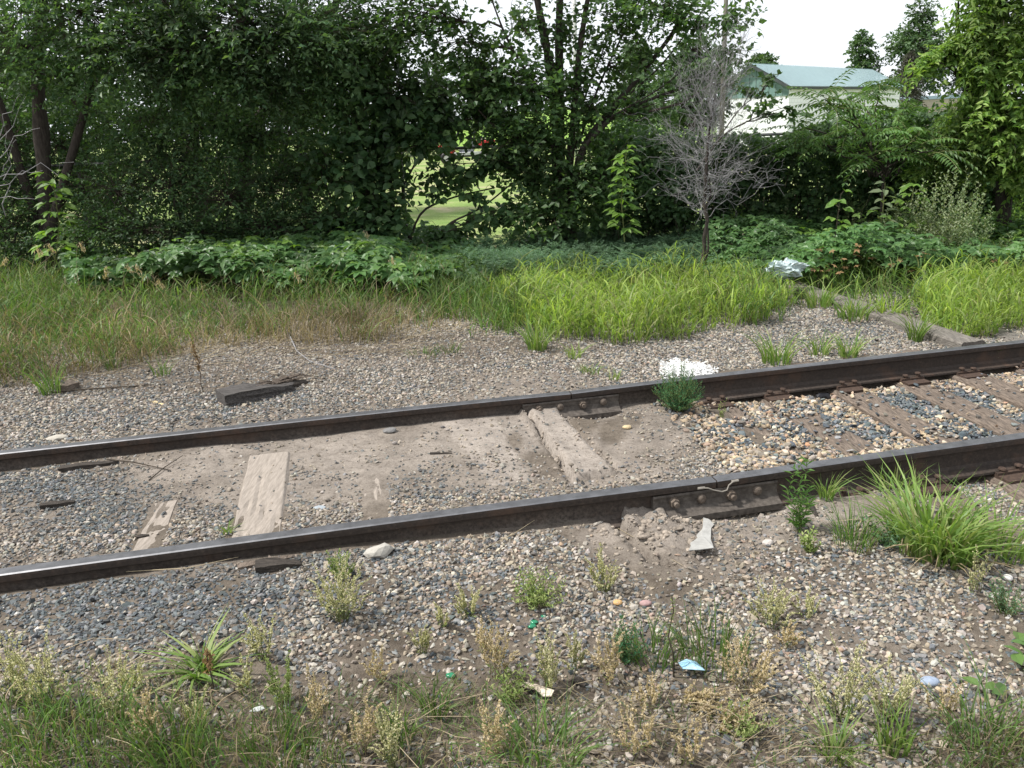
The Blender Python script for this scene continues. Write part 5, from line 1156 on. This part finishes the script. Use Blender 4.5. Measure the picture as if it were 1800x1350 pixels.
rock('red_stone', 'dark red stone in the right foreground', 1708, 1197, .012, (.22, .09, .06), .7, jag=.12)
rock('yellow_stone', 'yellow stone half sunk in the dark mud right of heaved strip', 1102, 753, .024, (.46, .36, .21), .55, jag=.1, aspect=1.2)
rock('white_stone', 'speckled pale stone on mud right of the torn card', 1350, 957, .020, (.40, .36, .33), .7, jag=.12)
for px, py, r_, lb in ((935, 1102, .014, 'green glass piece, larger of the pair on centre gravel'), (939, 1095, .012, 'green glass piece touching the larger one'), (955, 1085, .009, 'small dark green glass chip above the touching pair'), (792, 1189, .014, 'round green glass lump by the left foreground weeds')):
    rock('glass_piece', lb, px, py, r_, (.03, .26, .13), .55, 'glass', .15, .05, 'green glass pieces', trans=.3)
# torn card, papers, cardboard, bag, foam
def sheet(name, label, cat, poly, mat, th=.003, lift=.012, curl=.02, group=None, tilt=0.0):
    def f(g):
        P = np.array([gp(*q) for q in poly]); n = len(P); c = P.mean(0); e = P-c; dn = np.array([-SA, CA, 0])
        P[:, 2] = c[2]+lift+curl*(fbm(P[:, 0]*9, P[:, 1]*9, 3, 2)-.4)*2+tilt*(e@dn)
        T_ = P+[0, 0, th]; ci = 2*n; V = np.concatenate([P, T_, [P.mean(0)], [T_.mean(0)+[0, 0, curl*.25]]]); j = np.arange(n); j2 = (j+1) % n
        g.add(V, np.stack([j, j2, j2+n, j+n], -1), np.stack([j2, j, np.full(n, ci)], -1), np.stack([j+n, j2+n, np.full(n, ci+1)], -1))
    return solid(name, label, cat, f, mat, group)
sheet('torn_card', 'torn off-white piece of card lying on the mud before the near rail', 'torn card', [(1236, 918), (1246, 920), (1255, 925), (1250, 934), (1249, 957), (1252, 966), (1254, 978), (1230, 981), (1210, 980), (1214, 971), (1213, 962), (1220, 958), (1226, 951), (1224, 944), (1226, 940), (1232, 936), (1236, 931)], plain('dirty_card', (.24, .235, .22), (.37, .365, .345), 18, .7, 0, .1), .003, .02, .012, tilt=-.10)
sheet('paper_scrap', 'crumpled pale blue paper scrap among weeds, centre foreground', 'paper', [(1192, 1182), (1206, 1176), (1222, 1178), (1232, 1186), (1239, 1195), (1225, 1198), (1200, 1195)], plain('pale_blue_paper', (.17, .38, .52), (.42, .60, .72), 24, .6, 0, .2), .002, .03, .05)
sheet('paper_scrap', 'small white paper scrap in the left foreground weeds', 'paper', [(440, 1262), (448, 1254), (462, 1249), (467, 1254), (455, 1261)], plain('white_paper', (.6, .62, .6), (.75, .77, .76), 20, .6, 0, 0), .002, .02, .03)
sheet('paper_scrap', 'white paper sliver under the near rail joint bar', 'paper', [(1205, 893), (1222, 889), (1237, 889), (1232, 894), (1212, 897)], plain('white_paper', (.6, .62, .6), (.75, .77, .76), 20, .6, 0, 0), .002, .01, .01)
sheet('cardboard_piece', 'torn light brown cardboard in the foreground weeds', 'cardboard', [(906, 1206), (925, 1203), (945, 1212), (958, 1222), (975, 1232), (970, 1244), (955, 1240), (942, 1226), (925, 1224)], plain('brown_cardboard', (.42, .34, .26), (.62, .54, .45), 16, .85, 0, .1), .004, .03, .05)
def spray(px, py, n, L, label, ax):
    def f(g):
        p = gp(px, py); a = ax+np.linspace(-.9, .9, n); P = p+np.stack([.03*np.cos(a)*np.arange(n), .02*np.sin(a), np.full(n, .03)+rng.uniform(0, .03, n)], -1)
        leaves(g, P, np.stack([np.cos(a), np.sin(a), np.full(n, -.1)], -1), np.array([[0, -.3, 1.0]])+rnd(n, .3), L*rng.uniform(.7, 1.1, n), L*.45, LEAF2)
    solid('fallen_leaves', label, 'leaves', f, L_ail)
spray(1755, 1150, 7, .10, 'spray of dark green fallen leaves at the right edge of the foreground', .2)
spray(1790, 1200, 3, .10, 'few curled green leaves at the right edge below the larger spray', .4)
spray(1740, 1240, 4, .08, 'small pale green leaves on the gravel in the right foreground corner', 1.0)
def bagf(g):
    p = gp(1376, 528)+[0, 0, .33]; n, m = 20, 30; th = np.linspace(.02, math.pi-.02, n)[:, None]; ph = np.arange(m)[None]/m*2*math.pi
    V = np.stack([np.sin(th)*np.cos(ph), np.sin(th)*np.sin(ph), np.cos(th)+0*ph], -1).reshape(-1, 3)
    rd = np.abs(fbm(V[:, 0]*2.6+V[:, 2]*1.7, V[:, 1]*2.6+V[:, 2]*2.2, 9, 4)-.46); q = V*(.72+1.9*rd)[:, None]*np.array([.19, .11, .10])
    i = np.arange(n-1)[:, None]*m; j = np.arange(m)[None]; g.add(q+p, np.stack([i+j, i+m+j, i+m+(j+1) % m, i+(j+1) % m], -1).reshape(-1, 4))
solid('plastic_bag', 'crumpled pale plastic bag caught in the grass on the right', 'plastic bag', bagf, plain('pale_plastic', (.33, .42, .42), (.48, .55, .55), 30, .4, 0, .6, .02))
def foamf(g):
    n = 2300; a = rng.uniform(0, 1, n); b_ = rng.uniform(0, 1, n); a = np.clip(rng.normal(.42, .21, n), 0, 1); b_ = np.clip(rng.normal(.5, .2, n)+.12*np.sin(a*17), 0, 1); px = 1162+a*100; py = 628+16*a+b_*(40-16*a)
    P = np.array([gp(x, y) for x, y in zip(px, py)]); h = .022*np.sin(np.clip(a, 0, 1)*math.pi)**.7*(1-np.abs(b_-.5)*1.3).clip(0, 1)+.004; P[:, 2] += h*rng.uniform(.4, 1, n)
    rad = .0035*np.exp(rng.uniform(0, 1.35, n)**1.6); stones(g, P, rad, rng.uniform(.3, .9, n), np.ones((n, 3)), jag=.4)
    g.col = []
solid('foam_heap', 'heap of broken white foam crumbs behind the far rail', 'foam litter', foamf, plain('white_foam', (.50, .50, .49), (.66, .66, .65), 40, .8, 0, .2))
def lumpf(g):
    p = gp(1446, 703)+[0, 0, .015]; q = SV*np.array([.05, .035, .04])*(1+1.2*(fbm(SV[:, 0]*2, SV[:, 1]*2+SV[:, 2]*2, 4, 3)-.45))[:, None]; g.add(q+p, SF)
solid('plastic_scrap', 'crumpled black plastic scrap against a tie between rails at right', 'plastic scrap', lumpf, plain('black_plastic', (.008, .008, .01), (.02, .02, .024), 20, .25, 0, .3))
#@@FAR
# ------------------------------------------------------------------ fence
fx0, fx1, fy = -9.5, 10.5, 12.75
t = thing('chain_link_fence', 'chain-link fence seen through gaps in the trees, lawn behind', 'fence', (0, fy, -.1))
mf = plain('dull_galvanised_steel', (.10, .10, .10), (.18, .18, .175), 40, .55, .6, 0)
g = G(); pit = .066; nz = int((fx1-fx0)/pit); zz = np.arange(-.08, 1.5, pit/2)
for k in range(nz):
    for ph in (0,):
        x = fx0+k*pit+np.where(np.arange(len(zz)) % 2 == 0, 0, pit*.98); yy = fy+np.where(np.arange(len(zz)) % 2 == 0, .004, -.004)
        tube(g, np.stack([x, yy, zz], -1), .0030, n=3)
keep(g.build('chain_link_mesh', mf), t)
g = G(); tube(g, [(fx0, fy, 1.5), (fx1, fy, 1.5)], .022, n=8); keep(g.build('top_rail', mf), t)
for k in range(8):
    g = G(); x = atY(145, 350, fy)[0]-2.4+k*2.4; tube(g, [(x, fy+.035, -.3), (x, fy+.035, 1.53)], .03, n=8, cap=True); keep(g.build('post', mf), t)

# ------------------------------------------------------------------ beyond the fence
# white shed with green metal roof
YC = 50.0
def atZ(px, py, Y): return atY(px, py, Y)
Ce = atY(1388, 151, 50); Ee = atY(1583, 152.5, 50); 
ze = Ce[2]
# right end: same eave height, so solve its depth along the ray
v_ = ray(1583, 152.5); tt_ = (ze-CAMH)/v_[2]; Ee = np.array([v_[0]*tt_, v_[1]*tt_, ze])
ld = (Ee-Ce)[:2]; LL = np.linalg.norm(ld); ld /= LL; wdv = np.array([-ld[1], ld[0]])
if wdv[0] > 0: wdv = -wdv
v_ = ray(1325, 112)                               # ridge end: on the gable plane through Ce along wdv
A_ = np.array([[v_[0], -wdv[0]], [v_[1], -wdv[1]]]); sol = np.linalg.solve(A_, Ce[:2]); hw = float(sol[1]); zr = CAMH+v_[2]*float(sol[0])
print('shed', Ce, Ee, LL, 'halfwidth', hw, 'ridge', zr)
hw = max(hw, 2.0)
def sp(s, w_, z): return np.array([Ce[0]+ld[0]*s+wdv[0]*w_, Ce[1]+ld[1]*s+wdv[1]*w_, z])
t = thing('shed', 'long white block shed with a light green metal roof', 'shed', sp(LL/2, hw, -.2))
m_wall, nt, b = newmat('white_block_wall'); tc = nt.nodes.new('ShaderNodeTexCoord'); br_ = nt.nodes.new('ShaderNodeTexBrick'); nt.links.new(tc.outputs['UV'], br_.inputs['Vector'])
br_.inputs['Scale'].default_value = 1; br_.inputs['Brick Width'].default_value = .40; br_.inputs['Row Height'].default_value = .20; br_.inputs['Mortar Size'].default_value = .012
br_.inputs['Color1'].default_value = (.84, .85, .88, 1); br_.inputs['Color2'].default_value = (.80, .81, .84, 1); br_.inputs['Mortar'].default_value = (.58, .59, .62, 1)
nt.links.new(br_.outputs[0], b.inputs['Base Color']); b.inputs['Roughness'].default_value = .85
def wallquads(g, quads):
    for q in quads: g.add(np.array(q), [[0, 1, 2, 3]])
def uvq(o, per):
    uvl = o.data.uv_layers.new(name='UVMap'); k = 0; arr = []
    for (a, b_) in per: arr += [(0, 0), (a, 0), (a, b_), (0, b_)]
    uvl.data.foreach_set('uv', np.array(arr, np.float32).ravel())
g = G(); zb = -.3; W2 = 2*hw; zt = ze-.12
wallquads(g, [(sp(0, 0, zb), sp(LL, 0, zb), sp(LL, 0, zt), sp(0, 0, zt)), (sp(0, W2, zb), sp(0, 0, zb), sp(0, 0, zt-.15), sp(0, W2, zt-.15)), (sp(LL, 0, zb), sp(LL, W2, zb), sp(LL, W2, zt), sp(LL, 0, zt)), (sp(LL, W2, zb), sp(0, W2, zb), sp(0, W2, zt), sp(LL, W2, zt))])
o = g.build('wall', m_wall); uvq(o, [(LL, zt-zb), (W2, zt-.15-zb), (W2, zt-zb), (LL, zt-zb)]); keep(o, t)
m_groof = plain('pale_green_metal', (.25, .36, .37), (.30, .42, .43), 3, .45, .2, 0); m_ggab = plain('green_metal_cladding', (.14, .23, .21), (.18, .28, .26), 3, .55, .1, 0); m_dtrim = plain('dark_fascia', (.04, .05, .05), (.07, .08, .08), 5, .7, 0, 0)
g = G(); ov = .35
for sg in (0, 1):
    n = int(LL/.25)
    w0 = -ov*.6 if sg == 0 else W2+ov*.6; z0 = ze-.02
    for k in range(n):                                       # ribbed roof sheets
        s0 = -ov+(LL+2*ov)*k/n; s1 = -ov+(LL+2*ov)*(k+1)/n; sm = s0+(s1-s0)*.15
        for a, e, h0, h1 in ((s0, sm, .05, .05), (sm, s1, 0, 0)):
            g.add([sp(a, w0, z0+h0), sp(e, w0, z0+h1), sp(e, hw, zr+h1), sp(a, hw, zr+h0)], [[0, 1, 2, 3]])
rf = keep(g.build('roof', m_groof), t)
g = G(); sl = (zr-ze)/hw
for q in range(int(W2/.2)):
    w0 = W2*q/int(W2/.2); w1 = W2*(q+1)/int(W2/.2); zf = lambda w_: ze-.1+sl*min(w_, W2-w_); dd = -.03 if q % 2 else -.06
    g.add([sp(dd, w0, zt-.4), sp(dd, w1, zt-.4), sp(dd, w1, zf(w1)), sp(dd, w0, zf(w0))], [[0, 1, 2, 3]])
keep(g.build('gable', m_ggab), t)
g = G()
for w0, w1 in ((-.25, hw), (W2+.25, hw)):
    z0 = ze-.06; p0, p1, p2, p3 = sp(-ov-.02, w0, z0-.02), sp(-ov-.02, w1, zr-.02), sp(-ov-.02, w1, zr-.2), sp(-ov-.02, w0, z0-.2); bk = np.array([ld[0], ld[1], 0])*.06
    g.add([p0, p1, p2, p3, p0+bk, p1+bk, p2+bk, p3+bk], [[0, 1, 2, 3], [4, 7, 6, 5], [3, 2, 6, 7]])
p0, p1 = sp(-ov, -.22, ze-.03), sp(LL+ov, -.22, ze-.03); dn = np.array([0, 0, -.16]); bk = np.array([wdv[0], wdv[1], 0])*.1
g.add([p0, p1, p1+dn, p0+dn, p0+bk, p1+bk, p1+dn+bk, p0+dn+bk], [[0, 1, 2, 3], [3, 2, 6, 7], [0, 4, 5, 1]])
keep(g.build('fascia', m_dtrim), t)
g = G(); c_ = sp(LL*.47, -.12, ze-.75)
V = np.array([[a, b_, d] for a in (-.14, .14) for b_ in (-.1, .1) for d in (-.16, .16)]); V = np.stack([c_[0]+ld[0]*V[:, 0]+wdv[0]*V[:, 1], c_[1]+ld[1]*V[:, 0]+wdv[1]*V[:, 1], c_[2]+V[:, 2]], -1)
g.add(V, [[0, 1, 3, 2], [4, 6, 7, 5], [0, 4, 5, 1], [2, 3, 7, 6], [0, 2, 6, 4], [1, 5, 7, 3]]); keep(g.build('wall_lamp', m_dtrim), t)
# low tan building right of it
t = thing('low_building', 'low tan block building with a pale blue roof edge', 'building', atY(1640, 195, 72))
g = G(); a = atY(1601, 170, 72); e = atY(1720, 163, 72); e[2] = a[2]
uv1 = unit((e-a)[None])[0]; nb_ = np.array([-uv1[1], uv1[0], 0]); zb = -.3
def low(s, w_, z): return np.array([a[0]+uv1[0]*s+nb_[0]*w_, a[1]+uv1[1]*s+nb_[1]*w_, z])
Lb = np.linalg.norm(e-a)
wallquads(g, [(low(0, 0, zb), low(Lb, 0, zb), low(Lb, 0, a[2]-.25), low(0, 0, a[2]-.25)), (low(0, 9, zb), low(0, 0, zb), low(0, 0, a[2]-.25), low(0, 9, a[2]-.25)), (low(Lb, 0, zb), low(Lb, 9, zb), low(Lb, 9, a[2]-.25), low(Lb, 0, a[2]-.25)), (low(Lb, 9, zb), low(0, 9, zb), low(0, 9, a[2]-.25), low(Lb, 9, a[2]-.25))])
m_tan, nt, b = newmat('tan_block_wall'); tc = nt.nodes.new('ShaderNodeTexCoord'); b2 = nt.nodes.new('ShaderNodeTexBrick'); nt.links.new(tc.outputs['UV'], b2.inputs['Vector']); b2.inputs['Scale'].default_value = 1; b2.inputs['Brick Width'].default_value = .4; b2.inputs['Row Height'].default_value = .2; b2.inputs['Mortar Size'].default_value = .012
b2.inputs['Color1'].default_value = (.46, .40, .33, 1); b2.inputs['Color2'].default_value = (.43, .37, .31, 1); b2.inputs['Mortar'].default_value = (.34, .3, .26, 1); nt.links.new(b2.outputs[0], b.inputs['Base Color'])
o = g.build('wall', m_tan); uvq(o, [(Lb, a[2]-zb), (9, a[2]-zb), (Lb, a[2]-zb), (9, a[2]-zb)]); keep(o, t)
g = G(); g.add([low(-.1, -.1, a[2]-.27), low(Lb+.1, -.1, a[2]-.27), low(Lb+.1, 9.1, a[2]-.27), low(-.1, 9.1, a[2]-.27), low(-.1, -.1, a[2]), low(Lb+.1, -.1, a[2]), low(Lb+.1, 9.1, a[2]), low(-.1, 9.1, a[2])], [[0, 1, 5, 4], [1, 2, 6, 5], [2, 3, 7, 6], [3, 0, 4, 7], [4, 5, 6, 7]])
keep(g.build('roof_edge', plain('pale_blue_trim', (.34, .44, .55), (.40, .50, .60), 5, .5, 0, 0)), t)
# poles
def pole(name, label, px, pyt, Y, r, mat, arm=False):
    p = atY(px, 150, Y); p[2] = -.2; top = atY(px, pyt, Y); g = G(); tube(g, [p, [p[0], p[1], top[2]*.5], [p[0]+.02, p[1], top[2]]], r, r*.75, n=10, cap=True); t = thing(name, label, 'pole', p); keep(g.build('shaft', mat, smooth=True), t)
    g = G(); box(g, p[0]-1.2, p[0]+1.2, p[1]-.06, p[1]+.06, top[2]-.8, top[2]-.66); keep(g.build('crossarm', mat), t)
pole('utility_pole', 'grey wooden utility pole behind the dead shrub', 1271, -130, 44, .13, m_tie_grey)
pole('utility_pole', 'pale utility pole behind the centre tree', 1012, -160, 40, .11, plain('pale_pole', (.45, .45, .46), (.6, .6, .6), 8, .8, 0, 0))
# off-road utility vehicle parked on the lawn
def cart():
    Yc = 46.0; c = atY(818, 262, Yc); base = np.array([c[0], Yc, -.1]); t = thing('utility_vehicle', 'red and grey off-road utility cart with black roll cage, parked on the lawn', 'utility vehicle', base)
    red = plain('red_bodywork', (.45, .03, .035), (.55, .05, .05), 4, .35, 0, 0); grey = plain('grey_seat_plastic', (.18, .19, .22), (.26, .27, .3), 6, .6, 0, 0); blk = plain('black_tube', (.012, .012, .013), (.025, .025, .026), 6, .45, 0, 0); pale = plain('silver_sill', (.45, .46, .48), (.6, .6, .62), 6, .4, .4, 0)
    def bx(nm, m, x0, x1, y0, y1, z0, z1, bev=.05):
        g = G(); z1_ = z1-bev; V0 = [[x0, y0, z0], [x1, y0, z0], [x1, y1, z0], [x0, y1, z0], [x0, y0, z1_], [x1, y0, z1_], [x1, y1, z1_], [x0, y1, z1_], [x0+bev, y0+bev, z1], [x1-bev, y0+bev, z1], [x1-bev, y1-bev, z1], [x0+bev, y1-bev, z1]]
        g.add(np.array(V0)+base, [[0, 3, 2, 1], [0, 1, 5, 4], [1, 2, 6, 5], [2, 3, 7, 6], [3, 0, 4, 7], [4, 5, 9, 8], [5, 6, 10, 9], [6, 7, 11, 10], [7, 4, 8, 11], [8, 9, 10, 11]]); return keep(g.build(nm, m), t)
    bx('hood', red, -1.45, -.55, -.6, .6, .55, .98, .12); bx('chassis', blk, -1.4, 1.4, -.55, .55, .32, .55); bx('sill', pale, -.6, 1.4, -.66, -.56, .42, .58, .02); bx('seat', grey, -.3, .45, -.55, .55, .58, .82); bx('seat_back', grey, .3, .5, -.55, .55, .82, 1.2)
    bx('cargo_bed', red, .55, 1.6, -.66, .66, .72, 1.12, .03); bx('tool_box', pale, .7, 1.1, -.3, .3, 1.13, 1.3)
    g = G()
    for y in (-.6, .6): tube(g, np.array([(-.6, y, .95), (-.25, y, 1.75), (-.1, y, 1.85), (.42, y, 1.85), (.5, y, 1.75), (.5, y, .7)])+base, .04, n=7)
    for x, z in ((-.22, 1.8), (.46, 1.82)): tube(g, np.array([(x, -.6, z), (x, .6, z)])+base, .035, n=7)
    keep(g.build('roll_cage', blk, smooth=True), t)
    g = G(); tube(g, np.array([(-.35, -.3, .9), (-.2, -.3, 1.08)])+base, .02, n=6); an = np.linspace(0, 2*math.pi, 17); tube(g, base+np.stack([-.2+.1*np.cos(an), -.3+.17*np.sin(an), 1.1+.12*np.cos(an)], -1), .016, n=5); keep(g.build('steering_wheel', blk), t)
    for x in (-1.0, 1.0):
        for y in (-.62, .62):
            g = G(); an = np.linspace(0, 2*math.pi, 21); tube(g, base+np.stack([x+.22*np.cos(an), np.full(21, y), .3+.22*np.sin(an)], -1), .1, n=8); w_ = keep(g.build('wheel', blk, smooth=True), t)
            g = G(); tube(g, base+np.array([(x, y-.06, .3), (x, y+.06, .3)]), .14, n=14, cap=True); h_ = g.build('rim', pale); h_.parent = w_
cart()
p = gp(790, 300); p = atY(790, 303, 31.5)
t = thing('marker_cone', 'orange marker cone standing on the lawn behind the fence', 'traffic cone', (p[0], p[1], p[2]))
mo = plain('orange_plastic', (.62, .10, .025), (.75, .14, .04), 8, .5, 0, 0)
g = G(); box(g, p[0]-.15, p[0]+.15, p[1]-.15, p[1]+.15, p[2], p[2]+.03); keep(g.build('base', mo), t); g = G(); tube(g, [p+[0, 0, .03], p+[0, 0, .38]], .10, .025, n=14, cap=True); keep(g.build('cone', mo, smooth=True), t)
# far trees
def fartree(name, label, px, Y, hgt, wid, leaf, n=420, L=.5, trunk=.25, conifer=False, group='trees beyond the lawn', low=.12):
    p = atY(px, 200, Y); base = np.array([p[0], Y, -.3]); blobs = []
    if conifer:
        t = thing(name, label, 'conifer tree', base, group); g = G(); tube(g, [base, base+[0, 0, hgt*.95]], trunk, .03, n=7); keep(g.build('trunk', m_bark), t); gl = G(); P = []; D = []
        for k in range(n):
            f = rng.uniform(.06, 1); a = rng.uniform(0, 2*math.pi); r = wid/2*(1-f)**.8*rng.uniform(.35, 1); P.append(base+[math.cos(a)*r, math.sin(a)*r, hgt*f-r*.25]); D.append([math.cos(a), math.sin(a), -.25])
        crown(gl, np.array(P), np.array(D), 9, hgt*.09, L, L*.28, LEAF1, .2, .6); keep(gl.build('crown', leaf), t); return t
    for k in range(9):
        f = rng.uniform(low+.12, .88); a = rng.uniform(0, 2*math.pi); r = wid*.30*rng.uniform(.2, 1)*math.sin(min(f*1.15, 1)*math.pi*.9+.25); blobs.append((base+[math.cos(a)*r, math.sin(a)*r, hgt*f], (wid*.24, wid*.24, hgt*.17), n//9))
    blobs.append((base+[0, 0, hgt*.9], (wid*.16, wid*.16, hgt*.12), n//12))
    return tree(name, label, 'tree', base, [([base, base+[.1, 0, hgt*.4], base+[0, .1, hgt*.85]], trunk, .05)], blobs, leaf=leaf, L=L, W=L*.6, per=10, twl=hgt*.07, group=group, twig_r=.02, limb=False)
fartree('background_tree', 'tall green tree behind the shed, right of its roof ridge end', 1602, 82, 11.4, 10.5, L_far, 900, .36)
fartree('background_tree', 'smaller round tree left of the tall one behind the shed', 1503, 84, 9.0, 6.4, L_far, 620, .36)
fartree('background_conifer', 'brownish conifer beside the right end of the shed roof', 1592, 70, 6.2, 4.6, L_conb, 420, .34, .15, True)
fartree('background_conifer', 'dark spruce behind the low tan building', 1690, 80, 6.6, 5.0, L_con, 420, .36, .2, True)
fartree('background_tree', 'green tree left of the shed, behind the dead shrub', 1215, 46, 6.0, 7.4, L_far, 1000, .26)
fartree('background_tree', 'low tree behind the left end of the shed roof', 1335, 72, 6.6, 6.5, L_far, 520, .32)
fartree('background_tree', 'light green tree left of the utility pole', 1120, 56, 6.6, 6.5, L_far, 700, .28)
for k, (px, Y, h_, w_, lb) in enumerate(((840, 88, 8.6, 9, 'dark tree at the end of the rise, seen above the cart'), (770, 92, 9.5, 8, 'dark tree left of the rise above the cart'), (660, 84, 9, 8, 'distant tree behind the round-leaved shrub'), (560, 70, 9, 8, 'distant tree behind the tangled shrub'), (450, 66, 9, 9, 'distant tree behind the broad leafy tree'), (320, 62, 9, 9, 'distant tree right of the forked trunk'), (180, 58, 9, 9, 'distant tree just behind the forked trunk'), (30, 56, 9, 9, 'distant tree left of the forked trunk'), (-140, 54, 9, 9, 'distant tree past the left edge'))):
    fartree('background_tree', lb, px, Y, h_, w_, L_far if k > 1 else L_dark, 380, .34)
fartree('background_conifer', 'dark conifer left of the cart beyond the lawn', 735, 60, 4.6, 4.2, L_con, 420, .26, .15, True)
for k, (px, Y, h_, w_, lb) in enumerate(((330, 19, 7.5, 5.5, 'tree on the lawn side of the fence behind the fine-leaved shrub'), (520, 20, 7.0, 5.0, 'tree on the lawn side of the fence behind the tangled shrub'), (130, 18.5, 8, 6, 'tree on the lawn side of the fence behind the forked trunk'), (-60, 18, 8, 6, 'tree on the lawn side of fence at the left edge'))):
    fartree('lawn_side_tree', lb, px, Y, h_, w_, L_dark, 620, .15, .14, group='trees just behind the fence', low=-.08)
